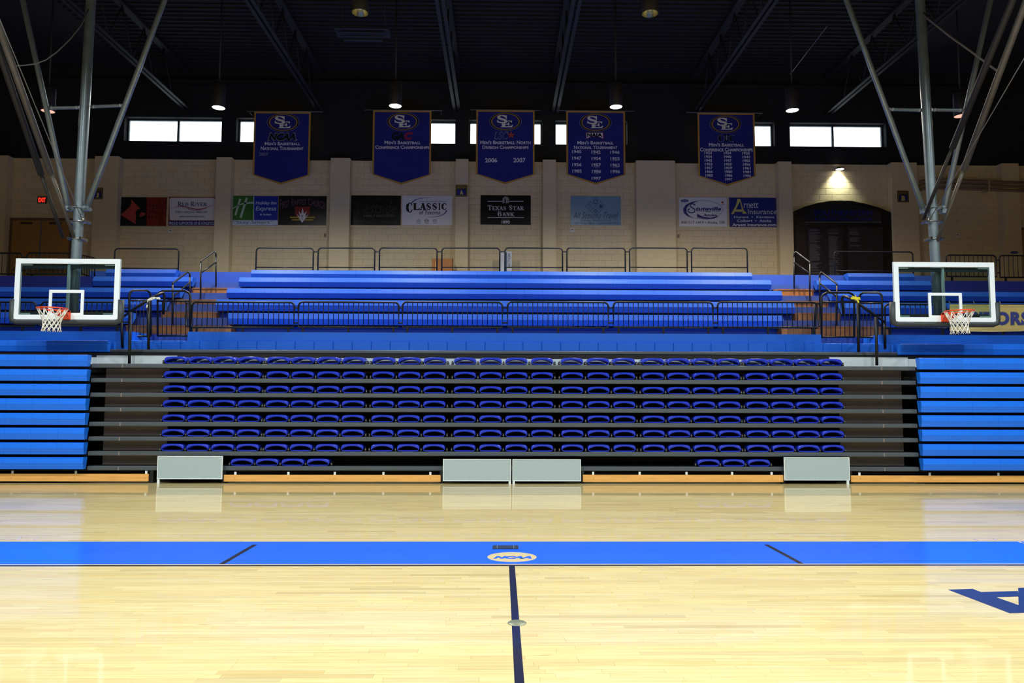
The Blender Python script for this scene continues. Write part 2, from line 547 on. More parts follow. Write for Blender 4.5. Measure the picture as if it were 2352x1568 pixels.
ro = rest.build('floor_boards', 'maple_board', floor, 'stuff'); tinted(ro.data, cols)

# painted court marks
def mark(name, pts, m, z=0.0012, label=None):
    o = MB().slab([(p[0], p[1]) for p in pts], 0.0002, z).build(name, m, floor)
    if label: o['label'] = label
    return o
def fpx(pts): return [tuple(PF(x, y).xy) for x, y in pts]
y_near = PF(1157, 1295).y; y_far = PF(1157, 1243.5).y
mark('border_stripe', [(-14, y_near), (14, y_near), (14, y_far), (-14, y_far)], 'court_blue', label='wide royal blue border stripe')
mark('sideline', [(-14, y_near - 0.078), (14, y_near - 0.078), (14, y_near - 0.026), (-14, y_near - 0.026)], 'court_black', label='thin black sideline')
mark('sideline_edge', [(-14, y_near - 0.026), (14, y_near - 0.026), (14, y_near), (-14, y_near)], 'court_white', label='thin pale line')
mark('center_line', [(-0.027, 1.5), (0.027, 1.5), (0.027, y_near - 0.078), (-0.027, y_near - 0.078)], 'court_line', 0.0014, label='dark navy halfway line')
for (a, b) in (((524, 1286), (594, 1251)), ((1828, 1287), (1756, 1251))):
    p = PF(*a); q = PF(*b); q.y = y_far - 0.16; q.x = p.x + (0.02 if p.x < 0 else -0.02)
    mark('hash_line', [(p.x - .025, y_near), (p.x + .025, y_near), (q.x + .025, q.y), (q.x - .025, q.y)], 'court_black', 0.002)
c = PF(1176, 1279)
logo = mark('logo_oval', [(c.x + 0.24 * math.cos(math.radians(a)), c.y + 0.21 * math.sin(math.radians(a))) for a in range(0, 360, 8)], 'court_cream', 0.0018, 'cream oval with blue NCAA letters')
def floor_text(parent, body, cx, cy, w, h, m, bold, shear, z):
    vs, fs = glyph_mesh(body, bold, shear)
    lx = min(v.x for v in vs); hx = max(v.x for v in vs); ly = min(v.y for v in vs); hy = max(v.y for v in vs)
    mb = MB(); mb.add([(cx - w / 2 + w * (v.x - lx) / (hx - lx), cy - h / 2 + h * (v.y - ly) / (hy - ly), z) for v in vs], fs)
    return mb.build('lettering', m, parent)
floor_text(logo, 'NCAA', c.x + 0.003, c.y - 0.02, 0.375, 0.115, 'court_blue', 0.075, 0.35, 0.0026)
A1 = fpx([(2177.4, 1354), (2233.5, 1352), (2253.8, 1359.5), (2288, 1371.4), (2340, 1389.6), (2340, 1407.5), (2319, 1408)])
A2 = fpx([(2253.8, 1359.5), (2338, 1357), (2339.4, 1369.3), (2288, 1371.4)])
A3 = fpx([(2338.5, 1350), (2392, 1348), (2403, 1405), (2340, 1407.5)])
mb = MB()
for q in (A1, A2, A3): mb.slab(q, 0.0002, 0.0013)
o = mb.build('painted_letter', 'court_navy', floor); o['label'] = 'large navy letter A painted on the boards'
for q in ([(40, 1240), (48, 1234), (88, 1235), (80, 1240)], [(2237, 1238), (2282, 1237), (2289, 1240), (2245, 1242)], [(2336, 1242), (2380, 1241), (2388, 1245), (2348, 1247)]):
    w = fpx(q); mb = MB()
    for i in range(4):
        a = Vector(w[i]); b = Vector(w[(i + 1) % 4]); d = (b - a).normalized() * 0.013; n = Vector((-d.y, d.x))
        mb.slab([tuple(a - n), tuple(b - n), tuple(b + n), tuple(a + n)], 0.0002, 0.0022)
    mb.build('plate_outline', 'court_white', floor)
c = PF(1161, 1257)
t = thing('floor_outlet', 'dark rectangular outlet cover set in the blue stripe beside the oval logo', 'floor outlet', (c.x, c.y, 0.0015))
MB().box(c.x - .133, c.x + .133, c.y - .085, c.y + .085, 0.0014, 0.006).build('cover_plate', 'outlet_dark', t)
for sx in (-.085, .085):
    MB().box(c.x + sx - .003, c.x + sx + .003, c.y - .07, c.y + .07, 0.006, 0.008).build('hinge_pin', 'bolt_grey', t)
MB().box(c.x - .08, c.x + .08, c.y - .078, c.y + .078, 0.006, 0.0075).build('lid', 'outlet_dark', t)
c = PF(1187.5, 1430.5)
t = thing('floor_medallion', 'round pale brass medallion plate over the dark halfway line', 'floor plate', (c.x, c.y, 0.0015))
MB().lathe([(0.0001, .004), (.060, .004), (.066, .0005)], (c.x, c.y, 0.0014), 28).build('disc', 'brass_plate', t)
MB().lathe([(.038, .0046), (.0395, .0052), (.041, .0046)], (c.x, c.y, 0.0014), 28).build('engraved_ring', 'brass_plate', t)

# walls and ceiling
zt = PZ(371.5, YW)
wall = struct(MB().box(XL, XR, YW, YW + .3, 0, zt).build('wall_back', 'tan_mortar'))
struct(MB().box(XL - .3, XL, -14, YW + .35, 0, ZR).build('wall_left', 'shade_wall'))
struct(MB().box(XR, XR + .3, -14, YW + .35, 0, ZR).build('wall_right', 'shade_wall'))
struct(MB().box(XL, XR, -14.3, -14, 0, ZR).build('wall_front', 'shade_wall'))
ceil = struct(MB().box(XL - .3, XR + .3, -14.3, YW + .35, ZR, ZR + .2).build('ceiling', 'black_deck'))
x = -11.5
rib = MB().box(-12, 12, -.03, .03, -.05, 0).mesh('deck_rib', 'black_deck')
for i in range(46):
    inst('deck_rib', rib, ceil, (0, 12.6 + i * .22, ZR))

WIN = [(284, 508), (542, 708), (879, 1047), (1077, 1245), (1275, 1441), (1612, 1780), (1815, 2036)]
wz1 = (PZ(275, YW, 400) + PZ(270, YW, 1160) + PZ(280, YW, 1925)) / 3
wz0 = (PZ(330, YW, 400) + PZ(324, YW, 1160) + PZ(336, YW, 1925)) / 3
ux = [XL]
for a, b in WIN: ux += [PX(a, YW, 305), PX(b, YW, 305)]
ux.append(XR)
mb = MB()
mb.box(XL, XR, YW + .02, YW + .35, zt, wz0)
mb.box(XL, XR, YW + .02, YW + .35, wz1, ZR)
for i in range(0, len(ux), 2): mb.box(ux[i], ux[i + 1], YW + .02, YW + .35, wz0, wz1)
struct(mb.build('wall_upper', 'black_wall'))
for i, (a, b) in enumerate(WIN):
    xa, xb = ux[1 + 2 * i], ux[2 + 2 * i]; yg = YW + .27
    w = bpy.data.objects.new('window_%d' % (i + 1), None); C.objects.link(w); w.location = ((xa + xb) / 2, YW + .2, wz0); struct(w)
    mbf = MB()
    for q in ((xa, xa + .04, wz0, wz1), (xb - .04, xb, wz0, wz1)): mbf.box(q[0], q[1], yg - .03, yg + .05, q[2], q[3])
    mbf.box(xa, xb, yg - .03, yg + .05, wz0, wz0 + .04); mbf.box(xa, xb, yg - .03, yg + .05, wz1 - .04, wz1)
    mbf.build('window_frame', 'window_frame', w)
    xm = (xa + xb) / 2 + (0.07 if i == 0 else (-0.07 if i == 6 else 0))
    MB().box(xm - .03, xm + .03, yg - .03, yg + .05, wz0 + .04, wz1 - .04).build('mullion', 'window_frame', w)
    for (p, q) in ((xa + .04, xm - .03), (xm + .03, xb - .04)):
        MB().box(p, q, yg, yg + .008, wz0 + .04, wz1 - .04).build('pane', 'window_glass', w)
struct(MB().box(XL, XR, YW - .18, YW + .02, PZ(202, YW), PZ(194, YW)).build('trim_1', 'black_steel'))

ZLOW = PZ(639, 18.4) - .09
# pilasters
PIL = [(-45, 12), (212, 268), (493, 528), (757, 802), (1046, 1075), (1247, 1277), (1462, 1552), (1790, 1821), (2051, 2110), (2306, 2345)]
pil = []
for i, (a, b) in enumerate(PIL):
    xa, xb = PX(a, YP, 500), PX(b, YP, 500); pil.append((xa, xb))
    o = struct(MB().box(xa, xb, YP, YW, (ZLOW if i in (0, 9) else PZ(622, 19.05) - .019), zt - .002).build('trim_%d' % (i + 2), 'tan_block'))
    # its own block courses
    w = xb - xa; n = max(1, round(w / .4)); hz = .2
    z = zt - .2; k = 0
    me = MB().box(-w / n / 2 + .003, w / n / 2 - .003, -.004, 0, .003, hz - .003).mesh('block', 'tan_block')
    mh = MB().box(-w / n / 4 + .003, w / n / 4 - .003, -.004, 0, .003, hz - .003).mesh('block', 'tan_block')
    while z > 4.3:
        if k % 2 == 0 or n == 1 and w < .5:
            for j in range(n): inst('block', me, o, (xa + (j + .5) * w / n, YP, z))
        else:
            inst('block', mh, o, (xa + w / n / 4, YP, z)); inst('block', mh, o, (xb - w / n / 4, YP, z))
            for j in range(n - 1): inst('block', me, o, (xa + (j + 1) * w / n, YP, z))
        z -= hz; k += 1

# block courses of the back wall, between the pilasters
bays = [(-17.5, pil[0][0])] + [(pil[i][1], pil[i + 1][0]) for i in range(len(pil) - 1)] + [(pil[-1][1], 17.5)]
focus = P(1932, 430, YW)
blocks = []
for a, b in bays:
    if b - a < .1: continue
    z = zt - .2; k = 0
    while z > 4.3:
        x = a - (.2 if k % 2 else 0)
        while x < b - .02:
            blocks.append((max(a, x), min(b, x + .4), z)); x += .4
        z -= .2; k += 1
def hidden(bk):
    return PX(1836, YW) < bk[0] and bk[1] < PX(2046, YW) and bk[2] < PZ(500, YW)
cand = sorted([b for b in blocks if not hidden(b)], key=lambda b: (abs((b[0] + b[1]) / 2 - focus.x) + 1.5 * abs(b[2] - focus.z)))[:300]
cs = set(cand)
def block_geo(mb, x0, x1, z0):
    g = .004; c = .004
    x0 += g; x1 -= g; z1 = z0 + .2 - g; z0 += g; yf = YW - .006
    vs = [(x0, YW, z0), (x1, YW, z0), (x1, YW, z1), (x0, YW, z1), (x0 + c, yf, z0 + c), (x1 - c, yf, z0 + c), (x1 - c, yf, z1 - c), (x0 + c, yf, z1 - c)]
    mb.add(vs, [(4, 5, 6, 7), (0, 1, 5, 4), (1, 2, 6, 5), (2, 3, 7, 6), (3, 0, 4, 7)])
rb = MB()
for b in blocks:
    if b[1] - b[0] < .02: continue
    if b in cs:
        mb = MB(); block_geo(mb, *b); mb.build('block', 'tan_block', wall)
    else: block_geo(rb, *b)
rb.build('blocks', 'tan_block', wall, 'stuff')

# wooden doors on the top walkway
def door(name, a, b, ytop, leaves):
    xa, xb = PX(a, YW, 560), PX(b, YW, 560); z1 = PZ(ytop, YW); z0 = ZLOW + .001
    d = bpy.data.objects.new(name, None); C.objects.link(d); d.location = ((xa + xb) / 2, YW, z0); struct(d)
    mb = MB(); mb.box(xa - .07, xa, YW - .04, YW, z0, z1 + .07); mb.box(xb, xb + .07, YW - .04, YW, z0, z1 + .07); mb.box(xa, xb, YW - .04, YW, z1, z1 + .07)
    mb.build('door_frame', 'door_frame', d)
    n = leaves; w = (xb - xa) / n
    for i in range(n):
        l = MB().box(xa + i * w + .006, xa + (i + 1) * w - .006, YW - .03, YW - .007, z0, z1 - .006).build('door_leaf', 'door_wood', d)
        c = xa + (i + .5) * w
        MB().box(c - .18, c + .18, YW - .07, YW - .03, z1 - .13, z1 - .07).build('door_closer', 'sign_brown', l)
        MB().tube([(c - w * .4, YW - .06, z0 + 1.0), (c + w * .4, YW - .06, z0 + 1.0)], .018, 6).build('push_bar', 'bolt_grey', l)
    if n == 2: MB().box((xa + xb) / 2 - .025, (xa + xb) / 2 + .025, YW - .036, YW - .03, z0, z1 - .01).build('center_post', 'bolt_grey', d)
door('door_1', 27, 160, 513, 2)
door('door_2', 2345, 2480, 520, 2)

# roof joists
ZJ = 10.65
web_me = None
for i, a in enumerate((430, 735, 1050, 1275, 1595, 1900)):
    xj = PX(a, YW, 232); y0 = 6.0
    t = thing('roof_joist', ['black open web roof joist above the wooden double doors', 'black open web roof joist above the banner reading 2007 only',
                             'black open web roof joist ending above the section A sign', 'black open web roof joist ending above the many-year tournament banner',
                             'black open web roof joist above the white dealership sign with the oval swoosh', 'black open web roof joist above the arched honours board'][i], 'roof joist', (xj, YW, ZJ), 'open web joists under the roof')
    for s in (-1, 1):
        MB().box(xj + s * .03, xj + s * .12, y0, YW, ZJ, ZJ + .02).box(xj + s * .03, xj + s * .045, y0, YW, ZJ + .02, ZJ + .1).build('bottom_chord', 'black_steel', t)
    MB().box(xj - .11, xj + .11, y0, YW, ZR - .15, ZR - .055).build('top_chord', 'black_steel', t)
    h = ZR - .15 - ZJ - .05
    if web_me is None:
        web_me = [MB().tube([(0, 0, 0), (0, s * .6, h)], .022, 6).mesh('web', 'black_steel') for s in (1, -1)]
    y = y0 + .3
    while y < YW - 1.3:
        inst('web', web_me[0], t, (xj, y, ZJ + .05)); inst('web', web_me[1], t, (xj, y + 1.2, ZJ + .05)); y += 1.2
last_joist = t
# faint louvred air diffuser and hanging rod below the roof
c = P(830, 78, 16.2)
t = thing('air_diffuser', 'dark louvred air diffuser hanging under the roof behind an unlit lamp', 'vent', (c.x, 16.2, c.z - .1))
MB().box(c.x - .62, c.x + .62, 16.2, 16.6, c.z + .11, c.z + .16).build('housing', 'black_steel', t)
for sx in (-.5, .5): MB().tube([(c.x + sx, 16.4, c.z + .16), (c.x + sx, 16.4, ZR)], .012, 6).build('hanger', 'black_steel', t)
for k in range(4):
    MB().box(c.x - .6 + .05 * k, c.x + .6 - .05 * k, 16.1 + .1 * k, 16.18 + .1 * k, c.z + .08 - .04 * k, c.z + .1 - .04 * k).build('louvre', 'black_steel', t)
p, q = P(1815, 170, 19.0), P(1900, 60, 16.0)
MB().tube([p, q], .012, 6).build('sway_rod', 'galv_dark', last_joist)

# ------------------------------------------------------------------ downlights
def lamp(x, y, z, state, label, group):
    t = thing('downlight', label, 'ceiling lamp', (x, y, z), group)
    MB().lathe([(.150, 0), (.155, .005), (.155, .56), (.14, .60), (.0001, .60)], (x, y, z), 20).build('housing', 'lamp_black', t)
    MB().tube([(x, y, z + .60), (x, y, ZR)], .02, 6).build('stem', 'lamp_black', t)
    if state == 'off':
        MB().lathe([(.148, .005), (.12, .12), (.06, .24), (.0001, .26)], (x, y, z), 20).build('reflector', 'reflector', t)
        MB().lathe([(.0001, .06), (.035, .08), (.045, .14), (.03, .2)], (x, y, z), 12).build('bulb', 'bulb_off', t)
        return t
    MB().lathe([(.0001, .012), (.146, .012)], (x, y, z), 20).build('diffuser', 'lamp_warm' if state == 'warm' else 'lamp_glow', t)
    ld = bpy.data.lights.new('downlight_beam', 'SPOT')
    ld.energy = {'court': LAMP_COURT, 'lit': LAMP_STAND, 'tint': LAMP_STAND * 1.5, 'warm': LAMP_STAND * .25}[state]
    ld.color = {'warm': (1.0, .72, .55), 'tint': (1.0, .84, .66)}.get(state, (.95, .985, 1.0) if state == 'court' else (1.0, .965, .89))
    ld.spot_size = math.radians(166); ld.spot_blend = 1.0; ld.shadow_soft_size = .14
    lo = bpy.data.objects.new('downlight_beam', ld); C.objects.link(lo); lo.location = (0, 0, -.03); lo.parent = t
    return t
YL = 17.2
for px, py, st, lb in ((110, 256, 'warm', 'warm dim downlight above the wooden double doors'), (502, 248, 'lit', 'bright downlight just beside the 2007-only banner'),
                   (908, 244, 'lit', 'bright downlight above the conference banner without years'), (1415, 246, 'lit', 'bright downlight above the many-year tournament banner'),
                   (1820, 254, 'tint', 'bright downlight above the window beside the three-column year banner'), (2207, 267, 'warm', 'warm dim downlight above the goal beside the yellow banner')):
    p = P(px, py, YL); lamp(p.x, YL, p.z, st, lb, 'downlights above the upper stand')
for px, py, lb in ((827, 30, 'unlit downlight with bare reflector in front of the conference banner'), (1493, 32, 'unlit downlight with bare reflector nearer the many-year banner')):
    p = P(px, py, 12.8); lamp(p.x, 12.8, p.z, 'off', lb, 'unlit downlights')
zl = PZ(248, YL)
for r, yy in enumerate((8.4, 4.0, -.4, -4.8)):
    for xx in (-10.8, -6.8, -2.6, 2.6, 6.8, 10.8):
        lamp(xx, yy, zl, 'court', 'lit downlight hanging high above the court floor', 'downlights above the court')

# ------------------------------------------------------------------ upper stand
zA = PZ(785, YC); zB = PZ(775, YC + .03); zC = PZ(764.5, YC + .06)
wp = struct(MB().box(-15, 15, YC + .005, YC + .3, 0, zA - .002).build('wall_platform', 'block_blue'))
NOTCH = [(PX(302, YC, 775), PX(430, YC, 775)), (PX(1887, YC, 775), PX(2020, YC, 775))]
spans = [(-15, NOTCH[0][0]), (NOTCH[0][1], NOTCH[1][0]), (NOTCH[1][1], 15)]
bl = {}
def wall_block(w, h, y, x, z, par, m='block_blue'):
    k = (round(w, 3), round(h, 3))
    if k not in bl:
        c = .010; x0, x1, z0, z1 = -w / 2 + .003, w / 2 - .003, .003, h - .003
        bl[k] = MB().add([(x0, 0, z0), (x1, 0, z0), (x1, 0, z1), (x0, 0, z1), (x0 + c, -.014, z0 + c), (x1 - c, -.014, z0 + c), (x1 - c, -.014, z1 - c), (x0 + c, -.014, z1 - c)],
                         [(4, 5, 6, 7), (0, 1, 5, 4), (1, 2, 6, 5), (2, 3, 7, 6), (3, 0, 4, 7), (3, 2, 1, 0)]).mesh('block', m)
    inst('block', bl[k], par, (x, y, z))
z = zA - .2; k = 0
for k in range(2):
    x = -10.6 - (.2 if k else 0)
    while x < 10.6:
        wall_block(.406, .2, YC, x + .203, zA - .2 * (k + 1), wp); x += .406
pf = struct(MB().box(-15, 15, YC + .72, 16.6 + .28, 0, zC - .004).build('floor_platform', 'riser_blue'))
for a, b in spans:
    MB().box(a, b, YC + .02, YC + .72, zA - .002, zC - .004).build('platform_edge', 'block_blue', pf)
    x = max(a, -10.6); e = min(b, 10.6); n = max(1, round((e - x) / .82)); w = (e - x) / n
    for j in range(n):
        wall_block(w, zB - zA, YC + .03, x + (j + .5) * w, zA, pf); wall_block(w, zC - zB, YC + .055, x + (j + .5) * w, zB, pf)

ROWS = [(16.60, 721, 747), (17.20, 690, 716), (17.80, 664, 686), (18.40, 639, 660.5), (19.05, 622, 640)]
RN = ['lowest', 'second', 'third', 'fourth', 'topmost']
zrow = []
for i, (yy, yt, yb) in enumerate(ROWS): zrow.append((PZ(yt, yy), PZ(yb, yy)))
for i, (yy, yt, yb) in enumerate(ROWS):
    ye = ROWS[i + 1][0] + .28 if i < 4 else YW - .012
    xl0, xr0 = (-15, 15) if i < 4 else (PX(206, 19.33, 630), PX(2148, 19.33, 630))
    o = MB().box(xl0, xr0, yy + .28, ye, 0, zrow[i][0] - (.09 if i < 4 else .02)).build('seating_tier', 'riser_blue')
    tag(o, 'blue painted stepped tier behind the %s bench row of the upper stand' % RN[i] if i < 4 else 'blue painted top walkway tier below the signs', 'riser', 'stepped tiers of the upper stand')
WALK = zrow[4][0] - .02
for a, b, lb in ((-15, PX(206, 19.33, 630) - .002, 'lower blue walkway tier in front of the wooden double doors'), (PX(2148, 19.33, 630) + .002, 15, 'lower blue walkway tier behind the slatted rails on the VISITORS side')):
    tag(MB().box(a, b, 19.05 + .28, YW - .012, 0, ZLOW).build('seating_tier', 'riser_blue'), lb, 'riser', 'stepped tiers of the upper stand')
SECT = {
 'center': ([(522, 1800), (495, 1826), (520, 1797), (548, 1772), (576, 1728)], 'between the two aisles'),
 'door': ([(-80, 300), (-80, 377), (-80, 413), (212, 441), (242, 403)], 'double door side'),
 'visitor': ([(2031, 2440), (1937, 2440), (1911, 2440), (1877, 2140), (1949, 2101)], 'VISITORS side'),
}
def bench_profile(h, d=.274):
    return [(.03, 0), (0, h * .50), (.05, h * .985), (.06, h), (d, h), (d, h - .05), (.10, 0)]
bench_mesh = {}
for key, (ext, where) in SECT.items():
    for i, (a, b) in enumerate(ext):
        yy = ROWS[i][0]; z1, z0 = zrow[i]; my = (ROWS[i][1] + ROWS[i][2]) / 2
        xa, xb = PX(a, yy, my), PX(b, yy, my)
        t = thing('bench_row', '%s blue moulded bench row of the upper stand, %s' % (RN[i], where), 'bench', ((xa + xb) / 2, yy + .15, z0), 'blue bench rows of the upper stand')
        n = max(1, round((xb - xa) / .457)); w = (xb - xa) / n
        kk = (i, round(w, 4))
        if kk not in bench_mesh:
            bench_mesh[kk] = MB().sweep_x(bench_profile(z1 - z0), -w / 2 + .0012, w / 2 - .0012).mesh('seat_module', 'upper_blue')
        for j in range(n): inst('seat_module', bench_mesh[kk], t, (xa + (j + .5) * w, yy, z0))
        MB().box(xa + .02, xb - .02, yy + .10, yy + .275, z0 - .03, z0 - .002).build('support_rail', 'under_black', t)
for (a, b, lb) in ((-80, 211, 'shade-darkened blue parapet wall below the railing by the wooden double doors'), (2141, 2440, 'shade-darkened blue parapet wall below the slatted railing on the VISITORS side')):
    xa, xb = PX(a, 18.4, 650), PX(b, 18.4, 650)
    tag(MB().box(xa, xb, 18.42, 18.66, zrow[2][0] - .09, zrow[3][0]).build('parapet', 'parapet_shaded_blue'), lb, 'parapet')
for lb, steps in ((' wooden half step in the aisle beside the white rope', [(285, 527, 747.5, 765), (366, 494, 716, 731), (398, 515, 688, 698.5), (437, 545, 661, 670.5)]),
                  (' wooden half step in the aisle beside the yellow tape knot', [(1800, 2046, 750, 766), (1830, 1933, 719, 734), (1806, 1906, 691, 703), (1780, 1872, 664, 675)])):
    for i, (a, b, y0, y1) in enumerate(steps):
        yy = ROWS[i][0] - .02 if i else 16.45
        p, q = P(a, y1, yy), P(b, y0, yy)
        zb = zC - .003 if i == 0 else (zrow[i - 1][0] - .089)
        c = .08; ym = ROWS[i][0] + .274
        t = thing('aisle_step', ['lowest', 'second', 'third', 'topmost'][i] + lb, 'step', ((p.x + q.x) / 2, yy, zb), 'wooden aisle steps of the upper stand')
        MB().slab([(p.x, ym), (p.x, yy + c), (p.x + c, yy), (q.x - c, yy), (q.x, yy + c), (q.x, ym)], zb, q.z - .03).build('box', 'step_wood', t)
        MB().slab([(p.x - .01, ym), (p.x - .01, yy + c), (p.x + c, yy - .01), (q.x - c, yy - .01), (q.x + .01, yy + c), (q.x + .01, ym)], q.z - .03, q.z).build('tread', 'step_wood', t)

# ------------------------------------------------------------------ railings
bal = {}
def baluster(L, r=.009):
    k = (round(L, 3), r)
    if k not in bal: bal[k] = MB().tube([(0, 0, 0), (0, 0, L)], r, 5).mesh('baluster', 'rail_black')
    return bal[k]
def guard(label, group, a, b, yt, yb, Y, zfoot, nbal, r=.021, cr=.09, mid=None, feet=(), link=None, py=None, cat='railing'):
    """one rail panel between pixel columns a and b at depth Y"""
    xa, xb = PX(a, Y, yt), PX(b, Y, yt); c = (a + b) / 2
    c = min(max(c, 0), 2352)
    z1, z0 = PZ(yt, Y, c), PZ(yb, Y, c)
    t = thing('guard_rail', label, cat, ((xa + xb) / 2, Y, zfoot), group)
    if mid is None:
        pts = rounded(xa, xb, z0, z1, cr, 5, False)
        MB().tube([(x, Y, z) for x, z in pts], r, 8, True).build('frame', 'rail_black', t)
        for j in range(nbal):
            x = xa + (xb - xa) * (j + 1) / (nbal + 1)
            top = z1 - .005
            for e in (x - xa, xb - x):
                if e < cr: top = z1 - (cr - math.sqrt(max(0, cr * cr - (cr - e) ** 2)))
            inst('baluster', baluster(top - z0), t, (x, Y, z0))
        for f in feet:
            x = xa + (xb - xa) * f
            MB().box(x - .022, x + .022, Y - .02, Y + .02, zfoot, z0).build('foot', 'rail_black', t)
    else:
        pts = rounded(xa, xb, zfoot, z1, cr, 5, False)
        k = len(pts) - 2
        path = [(xb, Y, zfoot)] + [(x, Y, z) for x, z in pts[:k]] + [(xa, Y, zfoot)]
        MB().tube(path, r, 8).build('frame', 'rail_black', t)
        zm = PZ(mid, Y, c)
        MB().tube([(xa, Y, zm), (xb, Y, zm)], r * .8, 8).build('lower_bar', 'rail_black', t)
    if link:
        xn = PX(link[0], Y, yt)
        for py_ in link[1:]:
            zz = PZ(py_, Y, c); MB().tube([(xb, Y, zz), (xn, Y, zz)], r * .8, 6).build('link', 'rail_black', t)
    return t
FP = [(442, 676), (686, 916), (925, 1154), (1166, 1397), (1409, 1637), (1648, 1876)]
FN = ['next to the aisle with the white rope', 'second from the aisle with the white rope', 'third from the aisle with the white rope',
      'third from the aisle with the yellow tape', 'second from the aisle with the yellow tape', 'next to the aisle with the yellow tape']
for i, (a, b) in enumerate(FP):
    guard('black baluster guard rail panel ' + FN[i], 'front guard rails of the upper stand', a, b, 694, 752, YC + .14, zC, 19, feet=(.05, .5, .95),
          link=((FP[i + 1][0], 706, 741) if i < 5 else None))
guard('black baluster guard rail panel behind the goal on the double door side', 'front guard rails of the upper stand', -150, 83, 694, 749, YC + .14, zC, 19, feet=(.05, .5, .88), link=(95, 706, 739))
guard('black baluster guard rail panel between that goal and the rope gate', 'front guard rails of the upper stand', 95, 281, 694, 749, YC + .14, zC, 15, feet=(.05, .5, .95), link=(296, 706, 739))
guard('black baluster guard rail panel beside the tape gate behind the goal', 'front guard rails of the upper stand', 2032, 2172, 699, 754, YC + .14, zC, 11, feet=(.07, .93), link=(2182, 711, 744))
guard('black baluster guard rail panel carrying the VISITORS banner', 'front guard rails of the upper stand', 2182, 2420, 700, 755, YC + .14, zC, 19, feet=(.05, .5, .95))
TP = [(589, 720), (731, 861), (872, 1004), (1015, 1148), (1160, 1292), (1302, 1436), (1446, 1578), (1588, 1716)]
TN = ['below the church sign', 'below the tall pilaster and dentistry sign', 'beside the classic sign', 'in front of the cardboard box', 'in front of the white leaning panel',
      'below the pale blue travel sign', 'in front of the widest pilaster', 'below the dark blue insurance sign']
for i, (a, b) in enumerate(TP):
    guard('plain two bar walkway rail ' + TN[i], 'walkway rails behind the upper stand', a, b, 569.5, 0, 19.62, WALK, 0, r=.02, cr=.09, mid=614, link=((TP[i + 1][0], 577.5) if i < 7 else None))
guard('plain two bar walkway rail below the red and black sign', 'walkway rails behind the upper stand', 264, 411, 571, 0, 19.62, WALK, 0, r=.02, cr=.09, mid=616)
guard('plain two bar walkway rail in front of the honours board', 'walkway rails behind the upper stand', 1916, 2096, 578, 0, 19.62, WALK, 0, r=.02, cr=.08, mid=622)
guard('slatted walkway rail past the wooden double doors', 'slatted walkway rails', -110, 52, 581, 629, 19.5, ZLOW, 13, link=(63, 590, 620), feet=(.1, .9))
guard('slatted walkway rail in front of the wooden double doors', 'slatted walkway rails', 63, 186, 581, 629, 19.5, ZLOW, 11, feet=(.1, .9))
guard('slatted walkway rail behind the goal mast on the VISITORS side', 'slatted walkway rails', 2173, 2287, 586, 635, 19.5, ZLOW, 10, feet=(.1, .9), link=(2295, 597, 626))
guard('slatted walkway rail below the blue oval plate', 'slatted walkway rails', 2295, 2420, 587, 637, 19.5, ZLOW, 11, feet=(.1, .9))
# short angled return rail by the stair opening
p0 = P(188, 586, 19.5); p1 = P(217, 592, 18.75); q0 = P(188, 629, 19.5); q1 = P(217, 638, 18.75)
t = thing('guard_rail', 'short slanting return rail behind the goal mast on the double door side', 'railing', ((p0.x + p1.x) / 2, 19.1, ZLOW), 'slatted walkway rails')
MB().tube([p0, p1, q1, q0], .02, 6, True).build('frame', 'rail_black', t)
for j in range(1, 5):
    f = j / 5; MB().tube([p0.lerp(p1, f), q0.lerp(q1, f)], .008, 5).build('baluster', 'rail_black', t)
MB().tube([q1, (q1.x, q1.y, zrow[3][0] - .09)], .02, 6).build('foot', 'rail_black', t)

def pipe_rail(label, strokes, base, cat='handrail', group=None, m='rail_black'):
    """strokes: (part name, radius, [(px, py, Y)...])"""
    t = thing('handrail', label, cat, base, group)
    for nm, r, pts in strokes:
        MB().tube([P(*q) for q in pts], r, 8).build(nm, m, t)
    return t
# sloping stair handrails of the upper stand
def stair_rail(label, a, b, ya, yb, ma, mb_, ea, eb, Y0, Y1):
    """a the lower (front) post column, b the upper (rear) post column"""
    s = 1 if b > a else -1
    pipe_rail(label, [
        ('top_rail', .021, [(a, ya + 6, Y0), (a, ya, Y0), (b - s * 7, yb + 2, Y1), (b - s * 3, yb, Y1), (b, yb + 5, Y1), (b, yb + 14, Y1)]),
        ('mid_rail', .018, [(a, ma, Y0), (b, mb_, Y1)]),
        ('post', .021, [(a, ya + 4, Y0), (a, ea, Y0)]), ('post', .021, [(b, yb + 12, Y1), (b, eb, Y1)])], P(a, ea, Y0), group='aisle handrails')
stair_rail('bent black handrail at the head of the aisle beside the white rope', 461, 496, 600, 577, 627, 602, 687, 659, 17.75, 18.35)
stair_rail('bent black handrail in the aisle directly above the rope gate', 397, 436, 650, 624, 682, 648, 746, 700, 16.42, 17.15)
stair_rail('bent black handrail at the head of the aisle beside the yellow tape', 1860, 1824, 602, 578, 628, 602, 691, 662, 17.75, 18.35)
stair_rail('bent black handrail in the aisle directly above the tape gate', 1922, 1883, 652, 625, 682, 650, 748, 704, 16.42, 17.15)

